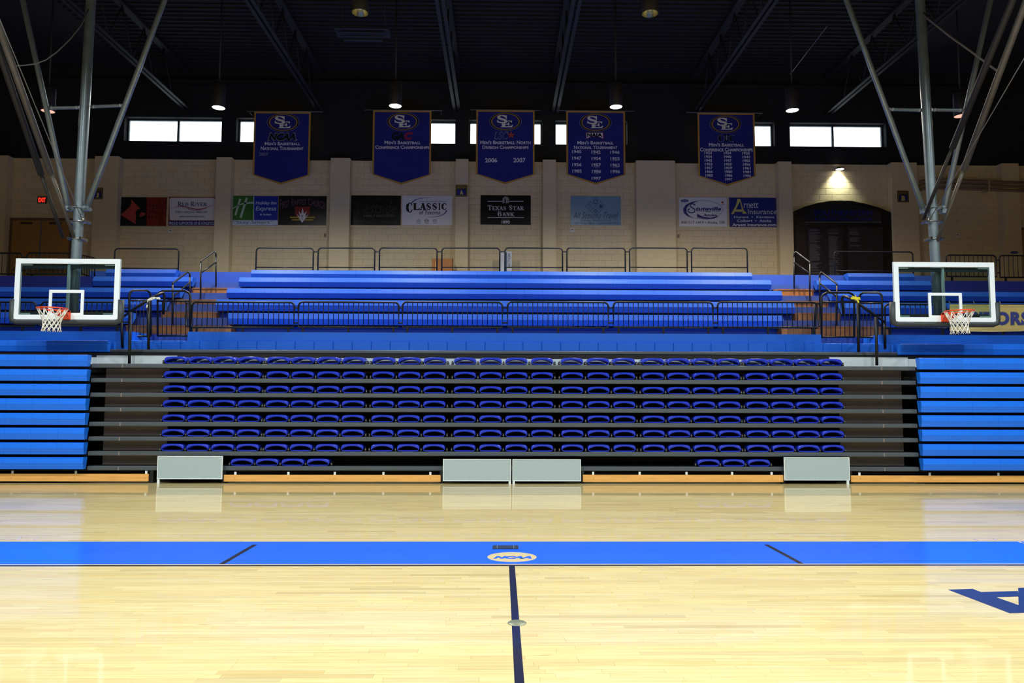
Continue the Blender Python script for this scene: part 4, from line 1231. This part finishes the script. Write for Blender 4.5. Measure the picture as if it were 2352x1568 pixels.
# first: 2007 only
t = banner('navy banner with gold border showing NCAA and the single year 2007', 584, 714, 256.5, 402, 424, 566, 741)
emblem(t, 650.5, 281)
text(t, 'NCAA', (614, 304, 681, 324), YN - .003, 'banner_grey', .075, .3, name='league_outline'); text(t, 'NCAA', (616, 306, 679, 322), YN - .005, 'banner_black', .05, .3, name='league_letters')
polys(t, 'registered_dot', [ell(681.5, 321, 2, 1.8, 10)], YN - .003, 'banner_grey')
line(t, "Men's Basketball", 608, 325.5, 689, 333.5); line(t, 'National Tournament', 599, 336.5, 697, 344.5); line(t, '2007', 595, 350.5, 616, 357.5, 'banner_grey')
t = banner('navy banner with gold border showing GAC and no year at all', 857, 991, 253.5, 401, 424, 837, 1016)
emblem(t, 925.5, 279)
text(t, 'GA', (899, 303, 929, 321), YN - .003, 'banner_black', .06, .2, name='league_letters'); text(t, 'C', (929, 303, 948, 321), YN - .003, 'banner_red', .06, .2, name='league_letter')
line(t, "Men's Basketball", 883, 323, 966, 331); line(t, 'Conference Championships', 862, 334, 986, 342)
t = banner('navy banner with gold border showing the years 2006 and 2007', 1094, 1228, 253, 400.5, 423, 1080, 1242)
emblem(t, 1161, 279)
text(t, 'LSC', (1135, 302, 1168, 320), YN - .003, 'banner_grey', .03, .3, name='league_letters'); text(t, 'LSC', (1137, 303.5, 1166, 318.5), YN - .005, 'navy_cloth', .0, .3, name='league_fill')
star = [(1174 + (10 if i % 2 == 0 else 4) * math.sin(math.pi * i / 5) * 1.05, 310 - (10 if i % 2 == 0 else 4) * math.cos(math.pi * i / 5) * .85) for i in range(10)]
poly(t, 'star', star, YN - .004, 'banner_orange')
line(t, "Men's Basketball North", 1103, 322.5, 1219, 331); line(t, 'Division Championships', 1108, 334, 1214, 342)
line(t, '2006', 1114, 363, 1142, 373); line(t, '2007', 1179, 362.5, 1207, 373)
t = banner('navy banner with gold border listing thirteen tournament years from 1940 to 1997', 1300.5, 1435.5, 255, 401, 424, 1278, 1457)
emblem(t, 1368, 281)
poly(t, 'league_shield', [(1346, 304), (1386, 304), (1386.5, 319.5), (1377, 315), (1366, 313.5), (1356, 315), (1346.5, 319.5)], YN - .003, 'banner_red')
poly(t, 'league_field', [(1347, 305), (1384.5, 305), (1385, 317.5), (1376, 313.8), (1366, 312.5), (1356.5, 313.8), (1347.5, 317.8)], YN - .005, 'banner_white')
text(t, 'NAIA', (1348.5, 305.5, 1383.5, 314.5), YN - .007, 'banner_black', .05, 0, name='league_letters')
line(t, "Men's Basketball", 1326, 323.5, 1409, 331.5); line(t, 'National Tournament', 1318, 334.5, 1418, 342)
yrs = [('1940', '1942', '1946'), ('1947', '1954', '1955'), ('1956', '1957', '1962'), ('1985', '1986', '1996')]
for r, row in enumerate(yrs):
    for c, y_ in enumerate(row):
        x = (1314, 1358.5, 1402)[c] + r * .3; yy = 344.5 + r * 14.8 + (0, .8, 1.2)[c]
        line(t, y_, x, yy, x + 21, yy + 7.6)
line(t, '1997', 1359, 406, 1380, 413)
polys(t, 'small_print', [rect(1362, 353.3, 1376, 354.3), rect(1406, 368.8, 1419, 369.8), rect(1363, 383.6, 1377, 384.6), rect(1407, 384, 1420, 385), rect(1363, 398.5, 1376, 399.5)], YN - .003, 'banner_grey')
t = banner('navy banner with gold border listing twenty two conference years in three columns', 1602, 1733, 259.5, 404.5, 427, 1577, 1752)
emblem(t, 1666.5, 285, .98)
ring(t, 'league_letter', 1656.5, 317.5, 8, 8.5, 7, 7.5, YN - .003, 'banner_grey', 24); ring(t, 'league_letter', 1682, 318, 8, 8.5, 7, 7.5, YN - .003, 'banner_grey', 20, 50, 310)
polys(t, 'league_half', [[(1655, 310)] + [(1656 - 6.6 * math.sin(math.pi * i / 10), 317.5 - 7.2 * math.cos(math.pi * i / 10)) for i in range(11)], [(1680, 310.5)] + [(1681 - 6.6 * math.sin(math.pi * i / 10), 318 - 7.2 * math.cos(math.pi * i / 10)) for i in range(11)]], YN - .005, 'banner_black')
polys(t, 'league_torch', [rect(1665, 308, 1672.5, 325)], YN - .003, 'banner_black'); polys(t, 'league_flame', [[(1667, 313), (1669, 308.5), (1671, 313), (1670, 322), (1668, 322)]], YN - .005, 'banner_grey')
line(t, "Men's Basketball", 1628, 328, 1709, 336.5); line(t, 'Conference Championships', 1608, 339, 1729, 347.5)
Y5 = ['1923 1924 1925', '1934 1940 1941', '1942 1947 1952', '1953 1955 1956', '1957 1959 1961', '1966 1980 1981', '1985 1986 1996']
for r, row in enumerate(Y5):
    for c, y_ in enumerate(row.split()):
        x = (1618, 1662.5, 1705)[c] + r * (.4, .45, .5)[c]; yy = 348 + r * 8.6 + (0, .2, .8)[c]
        line(t, y_, x, yy, x + 17, yy + 6.2, 'banner_white', bold=.03)
line(t, '1997', 1665.5, 408.5, 1682, 414.5)

# ------------------------------------------------------------------ signs on the back wall
YG = YW - .028
def sign(label, x0, y0, x1, y1, m, name='advert_sign', cat='sign', group='advertising signs on the back wall', Y=YG):
    c = (x0 + x1) / 2
    a, b = P(x0, (y0 + y1) / 2, Y), P(x1, (y0 + y1) / 2, Y); z0, z1 = PZ(y1, Y, c), PZ(y0, Y, c)
    t = thing(name, label, cat, ((a.x + b.x) / 2, Y, z0), group)
    MB().box(a.x, b.x, Y, Y + .02, z0, z1).build('panel', m, t)
    return t
L1, L2, L3 = YG - .002, YG - .004, YG - .006
t = sign('black and red sign with a pale red angular bird head and sideways letters', 274, 453, 382, 518.5, 'sign_black')
poly(t, 'red_side', rect(337, 453.3, 381.5, 518), L1, 'sign_red')
polys(t, 'bird_head', [[(301, 457), (322, 479), (314, 482), (311, 488), (312, 497), (311, 508), (312, 515), (277, 493), (298, 475), (302, 466)], [(321, 491), (326, 487), (333, 489), (334, 493), (328, 496), (321, 498)]], L1, 'sign_salmon')
vs, fs = glyph_mesh('FG', 0.0); vs = [Vector((v.y, -v.x, 0)) for v in vs]
fit_px(vs, fs, (340, 470, 361, 501), L2).build('lettering', 'sign_darkred', t)
vs, fs = glyph_mesh('Cardinal', 0.01); vs = [Vector((v.y, -v.x, 0)) for v in vs]
fit_px(vs, fs, (364, 458, 380, 514), L2).build('lettering', 'sign_darkred', t)

t = sign('white rounded sign with red border reading RED RIVER above a blue strip', 387.5, 452.5, 496, 518, 'sign_red')
poly(t, 'blue_strip', rect(387.8, 507, 495.7, 517.8), L1, 'sign_navy')
q = [(x, y) for x, y in rounded(389.5, 494.5, 454, 506, 5)]
poly(t, 'white_field', q, L2, 'sign_white')
serif(t, serif_word('RED RIVER', 408, 463, 475.5, 473), L3, 'sign_steel', .25, .1)
polys(t, 'swoosh', stroke(curve([(398, 476.5), (412, 474), (425, 474.5), (440, 478.5), (455, 480.5), (470, 478), (487, 471)]), [.4 + 1.6 * math.sin(math.pi * i / 48) for i in range(49)])
      + stroke(curve([(418, 475.5), (430, 479), (445, 482.5), (460, 482), (475, 477.5)]), [.3 + .9 * math.sin(math.pi * i / 32) for i in range(33)]), L3, 'sign_red')
text(t, 'FORD \u2022 LINCOLN \u2022 MERCURY', (402, 484.5, 477, 489), L3, 'sign_slate', .02)
text(t, 'www.redriverford.com', (412, 494.5, 469, 499), L3, 'sign_slate', .02)
text(t, 'PROUD SUPPORTER OF SE ATHLETICS', (389, 509.5, 492.5, 516), L2, 'sign_pale', .01)

t = sign('green and blue hotel sign with a big white slanted H', 528.5, 450, 638, 517, 'sign_blue')
poly(t, 'green_field', rect(529, 450.3, 582, 505.5), L1, 'sign_green')
poly(t, 'divider', rect(582, 450.3, 583.6, 505.5), L1, 'sign_pale'); poly(t, 'white_strip', rect(528.8, 505.5, 637.5, 516.8), L1, 'sign_pale')
polys(t, 'letter_mark', stroke([(552, 456), (540.5, 494)], 4.4) + stroke([(567, 453.5), (552.5, 500)], 5)
      + stroke(curve([(532, 481), (543, 473.5), (555, 468.5), (568, 466), (582, 465.5)]), [1.5 + 3 * i / 32 for i in range(33)]), L2, 'sign_palegreen')
text(t, 'Holiday Inn', (587, 462, 635, 471.5), L1, 'sign_pale', .02, .2); text(t, 'Express', (587, 473.5, 634.5, 486.5), L1, 'sign_pale', .01, .2)
text(t, '& Suites', (597, 490, 623, 494.5), L1, 'sign_pale', .02)
text(t, '\u201cStay Smart\u201d', (535, 506.5, 627, 515.5), L2, 'sign_steel', .0)

t = sign('black church sign with arched rose letters above a red shield and white flame', 639.5, 450, 749.5, 516.5, 'sign_black')
vs, fs = glyph_mesh('First Baptist Church', .012, 0, True)
lx = max(v.x for v in vs); hy = max(v.y for v in vs)
mb = MB(); out = []
for v in vs:
    u = v.x / lx; w = v.y / hy
    top = 454 + 3.5 * (2 * u - 1) ** 2; bot = 470 + 12 * (2 * u - 1) ** 2
    p = P(642 + 105 * u, bot + (top - bot) * w, L1); out.append((p.x, L1, p.z))
mb.add(out, fs); mb.build('lettering', 'sign_rose', t)
poly(t, 'shield', [(677.5, 474), (712, 474), (711, 492), (694, 511), (677.5, 492)], L1, 'sign_red')
polys(t, 'gold_bars', [rect(666, 497.5, 723, 500.5), rect(670.5, 503, 719, 506)], YG - .003, 'sign_gold')
poly(t, 'flame', [(680.5, 491), (689, 498), (686, 484), (691.5, 492), (695, 477.5), (698.5, 492), (704, 484), (701, 498), (709, 491), (694, 511.5)], L3, 'sign_white')
polys(t, 'cross', [rect(693.4, 493, 694.4, 505), rect(691.3, 495, 696.8, 496)], YG - .009, 'sign_black')

t = sign('black dental practice sign with faint grey flowing script', 806, 449, 920.5, 516.5, 'sign_black')
text(t, 'estside', (838, 463, 910, 490), L1, 'sign_brown', .0, .35)
polys(t, 'script_initial', stroke(curve([(812, 468), (818, 464), (822, 474), (822, 492), (815, 500), (812, 492), (820, 476), (832, 464), (834, 480), (836, 489), (842, 470)]), 1.0), L1, 'sign_brown')
text(t, 'FAMILY DENTISTRY', (835, 493, 907, 498), L1, 'sign_grey', .01, 0); text(t, 'Dr. General Dentistry', (850, 453, 902, 462), L1, 'sign_brown', 0, .2)
text(t, '3237 Westside Dr. - 580-924-1000', (811, 506.5, 912, 512), L1, 'sign_brown', 0)

t = sign('white car dealership sign reading CLASSIC of Texoma with a blue arc', 924, 449, 1039, 516.5, 'sign_white')
serif(t, [('C', 932, 465, 949, 488)] + serif_word('LASSIC', 948, 466.5, 1027, 482, small=1.0), L2, 'sign_black', .34, .12)
text(t, 'of Texoma', (963, 483, 1011, 492.5), L1, 'sign_black', .01, .25); text(t, 'Come, and enjoy the difference', (963, 460.5, 1025, 465), L1, 'sign_steel', 0, .2)
polys(t, 'blue_arc', stroke(curve([(945, 466), (955, 458.5), (970, 454.5), (992, 453)]), [2.2 - 1.9 * i / 24 for i in range(25)]), L1, 'sign_navy')
polys(t, 'blue_arc', stroke(curve([(1026, 483), (1020, 491), (1005, 497), (982, 499)]), [2.8 - 2.5 * i / 24 for i in range(25)]), L1, 'sign_navy')
for x in (961.5, 980, 998.5):
    ring(t, 'brand_ring', x, 507, 4.6, 4.2, 3.6, 3.3, L1, 'sign_slate' if x != 980 else 'sign_black', 16)
    polys(t, 'brand_bar', [rect(x - (2 if x != 980 else 5.2), 506.3, x + (2 if x != 980 else 5.2), 507.7), rect(x - 5, 512.4, x + 5, 513.2)], L1, 'sign_slate' if x != 980 else 'sign_black')

t = sign('black bank sign with white serif letters and a vaulted arch emblem', 1103.5, 448.5, 1219, 515.5, 'sign_black')
serif(t, serif_word('TEXAS STAR', 1120, 471, 1203, 482.5) , L1, 'sign_white', .24, .1)
serif(t, serif_word('BANK', 1142, 485.5, 1181, 496.5), L1, 'sign_white', .24, .1)
polys(t, 'rule', [rect(1120, 461.4, 1154, 462.8), rect(1169.5, 461.4, 1202.5, 462.8), rect(1120, 498.7, 1203, 500.2)], L1, 'sign_white')
A_ = []
for r in (6.5, 4.2, 2.0): A_ += stroke([(1161.5 - r, 466.5)] + [(1161.5 - r * math.cos(math.pi * i / 8), 458 - r * .95 * math.sin(math.pi * i / 8)) for i in range(9)] + [(1161.5 + r, 466.5)], .9)
polys(t, 'arch_emblem', A_, L1, 'sign_white')
text(t, 'SINCE', (1152, 502.3, 1170, 505), L1, 'sign_grey', .02); text(t, '1890', (1152, 506, 1171, 513.5), L1, 'sign_white', .03)

t = sign('pale ice blue travel sign with a diamond of four season symbols', 1310.5, 450.5, 1426, 516.5, 'sign_ice')
cx, cy = 1368, 473.5; D = [(cx, cy - 21.5), (cx + 23, cy), (cx, cy + 21), (cx - 23, cy)]
polys(t, 'diamond', stroke(D + [D[0]], .8) + stroke([(cx - 11.5, cy - 10.8), (cx + 11.5, cy + 10.5)], .7) + stroke([(cx + 11.5, cy - 10.8), (cx - 11.5, cy + 10.5)], .7), L1, 'sign_slate')
def burst(x, y, r1, r2, n): return [(x + (r1 if i % 2 == 0 else r2) * math.cos(math.pi * i / n), y + (r1 if i % 2 == 0 else r2) * math.sin(math.pi * i / n)) for i in range(2 * n)]
poly(t, 'sun_symbol', burst(cx, cy - 10.5, 6, 4.5, 10), L1, 'sign_slate'); poly(t, 'sun_center', ell(cx, cy - 10.5, 3.2, 3, 14), L2, 'sign_ice')
poly(t, 'leaf_symbol', burst(cx + 12.5, cy, 6.4, 3, 6), L1, 'sign_slate'); poly(t, 'snow_symbol', burst(cx, cy + 11, 6.2, 2.4, 6), L1, 'sign_slate'); poly(t, 'snow_center', ell(cx, cy + 11, 1.6, 1.5, 10), L2, 'sign_ice')
polys(t, 'blossom_symbol', sum([stroke([(cx - 17, cy - 5 + 3 * k), (cx - 7, cy - 4 + 3 * k)], .7) for k in range(4)], []), L1, 'sign_slate')
text(t, 'All Seasons Travel', (1316, 487, 1421, 501.5), L1, 'sign_slate', 0, .4); text(t, 'Owner Shelley Loran', (1334, 503.5, 1404, 508.5), L1, 'sign_slate', .01, .15); text(t, '1303 West Main \u2022 (580) 924-9201', (1316, 510.5, 1421, 515.5), L1, 'sign_slate', .01, .1)

t = sign('white car dealership sign with a navy oval swoosh and phone number', 1559.5, 453, 1669.5, 520, 'sign_white')
ring(t, 'oval_line', 1614.5, 481.5, 45.5, 21.5, 44.7, 20.8, L1, 'sign_slate', 48)
polys(t, 'swoosh', [[(1605, 461.5), (1590, 464), (1576, 470), (1569.5, 480), (1571, 490), (1580, 497), (1593, 501), (1583, 495), (1577, 487), (1577, 477), (1584, 469)],
                    [(1601, 490.5), (1615, 497.5), (1632, 499.5), (1652, 496), (1640, 502), (1622, 503.5), (1601, 499)]], L2, 'sign_navy')
polys(t, 'script_initial', stroke(curve([(1597, 471), (1590, 467.5), (1585, 472), (1590, 477), (1596, 481), (1594, 487), (1586, 488.5), (1580, 484), (1584, 479)]), 2.4), L3, 'sign_navy')
text(t, 'tuteville', (1598, 475, 1656.5, 483.5), L2, 'sign_navy', .035, .25); text(t, 'Ford Mercury', (1599, 484, 1655, 486.6), L2, 'sign_slate', .03, .2); text(t, 'Atoka', (1614, 491, 1646.5, 496.7), L3, 'sign_navy', .03, .25)
text(t, '800-517-1419 \u2022 Atoka, OK', (1564.5, 507.5, 1666, 514.8), L1, 'sign_black', .012)
poly(t, 'badge', ell(1572.5, 461, 9, 3.2, 24), L1, 'sign_navy'); text(t, 'Ford', (1566.5, 459.3, 1578.5, 462.8), L2, 'sign_pale', 0, .3)
polys(t, 'red_seal', [burst(1659.5, 464.5, 3.2, 2.2, 8), rect(1655, 469, 1664, 469.7)], L1, 'sign_salmon')

t = sign('dark blue insurance sign with a large yellow letter A', 1675.5, 454, 1787.5, 521, 'sign_navy')
polys(t, 'letter_mark', [[(1679, 492), (1685, 491.5), (1700, 462), (1706, 491), (1716, 490), (1708, 482), (1700, 456), (1694, 456.5), (1690, 472)], rect(1688, 481, 1704, 486)], L1, 'sign_yellow')
text(t, 'rnett', (1709, 465, 1741.5, 477.5), L1, 'sign_white', .0); text(t, 'Insurance', (1718, 480, 1784.5, 491.8), L1, 'sign_white', .0)
text(t, 'Durant  \u2022  Kingston', (1686, 495.5, 1778, 502.5), L1, 'sign_pale', .02); text(t, 'Colbert  \u2022  Atoka', (1693, 503.5, 1771.5, 510), L1, 'sign_pale', .02); text(t, 'Arnett Insurance.com', (1682, 512.5, 1783, 519.5), L1, 'sign_white', .02)

# section signs hang on the pilasters
for ch, x0, y0, x1, y1 in (('J', 211, 431, 235.5, 457), ('A', 1046.5, 425, 1073.5, 451), ('B', 2062, 438, 2087.5, 464)):
    Ys = YP - .03
    t = sign('small section sign with a yellow letter %s on navy' % ch, x0, y0, x1, y1, 'sign_brown', 'section_sign', 'sign', 'section signs', Ys)
    w = x1 - x0; h = y1 - y0
    polys(t, 'gold_border', stroke([(x0 + 1.6, y0 + 1.6), (x1 - 1.6, y0 + 1.6), (x1 - 1.6, y1 - 1.6), (x0 + 1.6, y1 - 1.6), (x0 + 1.6, y0 + 1.6)], .7), Ys - .002, 'sign_gold')
    poly(t, 'navy_field', rect(x0 + 3.4, y0 + h * .38, x1 - 3.4, y1 - 2.6), Ys - .002, 'sign_navy')
    text(t, 'SECTION', (x0 + 3.6, y0 + h * .14, x1 - 3.6, y0 + h * .3), Ys - .002, 'sign_gold', .02)
    text(t, ch, (x0 + w * .34, y0 + h * .44, x1 - w * .34, y1 - h * .13), Ys - .004, 'sign_yellow', .05)
# exit sign
t = sign('glowing red EXIT sign above the wooden double doors', 86, 451, 107, 467, 'exit_box', 'exit_sign', 'exit sign', None, YW - .06)
text(t, 'EXIT', (88.5, 454, 104.8, 464), YW - .063, 'exit_red', .02)
p = P(96.5, 459, YW)
MB().box(p.x - .12, p.x + .12, YW - .04, YW - .006, p.z - .09, p.z + .09).build('mounting_box', 'exit_box', t)
# thermostats, small boxes and plates
for lb, x, y, s in (('small white switch box below the red rimmed sign', 391, 530, 4.5), ('small white switch box below the travel sign', 1314.5, 528, 4.5), ('small white switch box beside the goal mast', 2200, 540, 4.5)):
    t = sign(lb, x - s, y - s, x + s, y + s, 'plastic_white', 'switch_box', 'switch', 'small switch boxes'); polys(t, 'dial', [rect(x - 2.6, y - 1.6, x + 2.6, y + .4)], L1, 'sign_grey')
for lb, x, y in (('small grey junction box beside the church sign pilaster', 746.5, 540), ('small grey junction box beside the widest pilaster', 1558.5, 542)):
    t = sign(lb, x - 3, y - 4.5, x + 3, y + 4.5, 'tan_mortar', 'junction_box', 'electrical box', 'junction boxes'); polys(t, 'cover', [rect(x - 2.2, y - 3.7, x + 2.2, y + 3.7)], L1, 'conduit_tan')
t = thing('wall_plate', 'small blue oval plate on the pilaster past the goal mast', 'sign', P(2330, 582, YP - .02))
poly(t, 'plate', ell(2330, 579.5, 9, 3, 24), YP - .016, 'sign_navy', .01); polys(t, 'print', [rect(2324, 578.8, 2336, 580.2)], YP - .018, 'sign_steel')

# conduits on the VISITORS side
for lb, y in (('highest tan conduit running along the wall past section B', 415), ('middle tan conduit running along the wall past section B', 424), ('lowest tan conduit running along the wall past section B', 433)):
    t = thing('conduit', lb, 'pipe', P(2230, y + 3, YW - .12), 'wall conduits')
    MB().tube([P(2112, y + 4, YW - .09), P(2122, y + 1, YW - .12), P(2140, y - 2, YW - .30), P(2480, y + 10, YW - .32)], .045, 8).build('pipe', 'conduit_tan', t)
    for px in (2180, 2270):
        c = P(px, y - 2 + (px - 2140) * .035, YW - .31); MB().box(c.x - .02, c.x + .02, c.y - .05, YW - .014, c.z - .05, c.z + .05).build('clip', 'tan_mortar', t)

# honours board
YHB = YW - .16
out = [(1825.5, 484), (1850, 474), (1880, 465.5), (1905, 461.5), (1930, 460), (1957, 461.5), (1988, 467.5), (2020, 477), (2052, 489)]
pts = [P(x, y, YHB) for x, y in out]; xl_, xr_ = PX(1828, YHB, 560), PX(2053, YHB, 560)
pp = [(xl_, pts[0].z)] + [(p.x, p.z) for p in pts[1:-1]] + [(xr_, pts[-1].z)] + [(xr_, WALK), (xl_, WALK)]
t = thing('honours_board', 'tall black arched honours board with blue raised lettering and name panels', 'honours board', ((xl_ + xr_) / 2, YHB, WALK))
MB().prism(pp, YHB, YW - .007).build('backboard', 'plaque_wood', t)
hd = [(1851, 509), (2024, 512), (2023, 488), (2000, 478.5), (1970, 472), (1940, 469), (1915, 469), (1890, 472.5), (1868, 478.5), (1850, 486)]
h = poly(t, 'header_plaque', hd, YHB - .03, 'plaque_grey', .012)
text(h, 'SOUTHEASTERN', (1870, 483, 2004, 494.5), YHB - .036, 'plaque_letter', .02, name='raised_letters'); text(h, 'ATHLETIC HALL OF FAME', (1870, 498.5, 2005, 507), YHB - .036, 'plaque_letter', .02, name='raised_letters')
polys(t, 'ledge', [rect(1850, 509.5, 2025, 510.8)], YHB - .04, 'bolt_grey', .02)
for (a, b) in ((1852.5, 1935), (1946, 2027)):
    pn = poly(t, 'name_panel', [(a + 3.5, 658), (b + 3.5, 660), (b, 521.5), (a, 520.5)], YHB - .03, 'plaque_grey', .012)
    rows = []
    for c0, c1, lim in (((a + 5, a + 32, 640), (a + 50, a + 74, 640)) if a < 1900 else ((a + 5, a + 30, 569), (a + 5, a + 5.2, 0))):
        y = 526.0
        while y < lim:
            if random.random() < .87:
                e = c0 + (c1 - c0) * random.uniform(.55, 1.05); sh = (y - 520) * .025
                rows.append(rect(c0 + sh, y, e + sh, y + .75))
            y += 1.75
    polys(pn, 'name_list', rows, YHB - .032, 'plaque_text', .001)['kind'] = 'stuff'
    for u in (a + 2, (a + b) / 2, b - 2):
        for y in (522.5, 557.5, 593.5, 629.5):
            if abs(u - (a + b) / 2) < 1 and y > 530: continue
            c = P(u + (y - 522) * .022, y, YHB - .035); MB().tube([(c.x, YHB - .042, c.z), (c.x, YHB - .03, c.z)], .011, 8).build('standoff', 'chrome', pn)
for (u, y) in ((1908.5, 473.2), (1964.5, 474.4), (1854, 505.5), (1909.5, 506.5), (1965.5, 507.5), (2021.5, 508.5), (2020.5, 490)):
    c = P(u, y, YHB - .035); MB().tube([(c.x, YHB - .042, c.z), (c.x, YHB - .03, c.z)], .011, 8).build('standoff', 'chrome', h)
# its wall lamp
c = P(1932, 387, YW - .25)
t = thing('wall_lamp', 'bright wall lamp shining down on the arched honours board', 'wall lamp', (c.x, YW, c.z))
MB().tube([(c.x, YW - .006, c.z + .06), (c.x, YW - .08, c.z + .10), (c.x, YW - .16, c.z + .07)], .02, 8).build('arm', 'lamp_black', t)
MB().lathe([(.05, .075), (.10, .045), (.125, .0)], (c.x, YW - .16, c.z), 16).build('shade', 'bolt_grey', t)
MB().lathe([(.0001, -.01), (.09, -.004), (.12, .004)], (c.x, YW - .16, c.z), 16).build('bulb', 'lamp_glow', t)
ld = bpy.data.lights.new('wall_lamp_beam', 'SPOT'); ld.energy = 130; ld.color = (.97, 1.0, .84); ld.spot_size = math.radians(104); ld.spot_blend = .7; ld.shadow_soft_size = .08
lo = bpy.data.objects.new('wall_lamp_beam', ld); C.objects.link(lo); lo.parent = t; lo.location = (0, -.17, -.02); lo.rotation_euler = (math.radians(24), 0, 0)

# cardboard box and leaning panel on the walkway
a, b = P(992, 592, 22.1), P(1043, 592, 22.1)
t = thing('cardboard_box', 'brown cardboard box standing against the section A pilaster', 'box', ((a.x + b.x) / 2, 22.3, WALK))
MB().box(a.x, b.x - .06, 22.1, 22.6, WALK, a.z - .02).build('carton', 'cardboard', t)
MB().add([(a.x, 22.1, a.z - .02), (a.x, 22.6, a.z - .02), (a.x - .02, 22.6, a.z + .03), (a.x - .02, 22.1, a.z + .03)], [(0, 1, 2, 3)]).build('flap', 'cardboard', t)
MB().add([(b.x - .06, 22.1, a.z - .02), (b.x - .06, 22.6, a.z - .02), (b.x - .05, 22.6, a.z + .02), (b.x - .05, 22.1, a.z + .02)], [(0, 3, 2, 1)]).build('flap', 'cardboard', t)
MB().box(a.x + .1, a.x + .13, 22.096, 22.1, WALK, a.z - .12).build('tape', 'kick_wood', t)
a, b = P(1150, 577, 22.5), P(1175.5, 577, 22.5)
t = thing('leaning_panel', 'narrow white panel with dark upright lettering leaning at the wall', 'panel', ((a.x + b.x) / 2, 22.5, WALK))
MB().box(a.x, b.x, 22.5, 22.54, WALK, a.z).build('board', 'paper_white', t)
MB().box(a.x + .16, a.x + .19, 22.494, 22.5, WALK + .5, a.z - .03).build('groove', 'sign_slate', t)
vs, fs = glyph_mesh('SECTION', .01); vs = [Vector((-v.y, v.x, 0)) for v in vs]
fit_px(vs, fs, (1166, 582, 1172, 615), 22.494).build('lettering', 'sign_slate', t)

# visitors banner on the rail
YV = YC + .08
t = thing('visitors_banner', 'yellow VISITORS banner with blue letters tied to the guard rail', 'banner', P(2270, 764, YV))
poly(t, 'cloth', [(2181.5, 698.5), (2372, 700), (2374, 757), (2345, 760.5), (2280, 762), (2182, 760)], YV, 'visitor_yellow', .006)
polys(t, 'border_line', [rect(2184, 704.2, 2372, 705), rect(2184, 755.2, 2340, 755.9)], YV - .002, 'visitor_pale')
text(t, 'VISITORS', (2186, 714.5, 2366, 748), YV - .002, 'visitor_pale', .075, 0, name='letter_outline', spacing=1.12)
text(t, 'VISITORS', (2187.5, 716, 2364.5, 746.5), YV - .004, 'visitor_blue', .05, 0, spacing=1.12)
for px in (2184, 2240, 2300): MB().tube([P(px, 700, YV - .003), P(px - 4, 692, YV + .06)], .006, 5).build('tie', 'cord_grey', t)
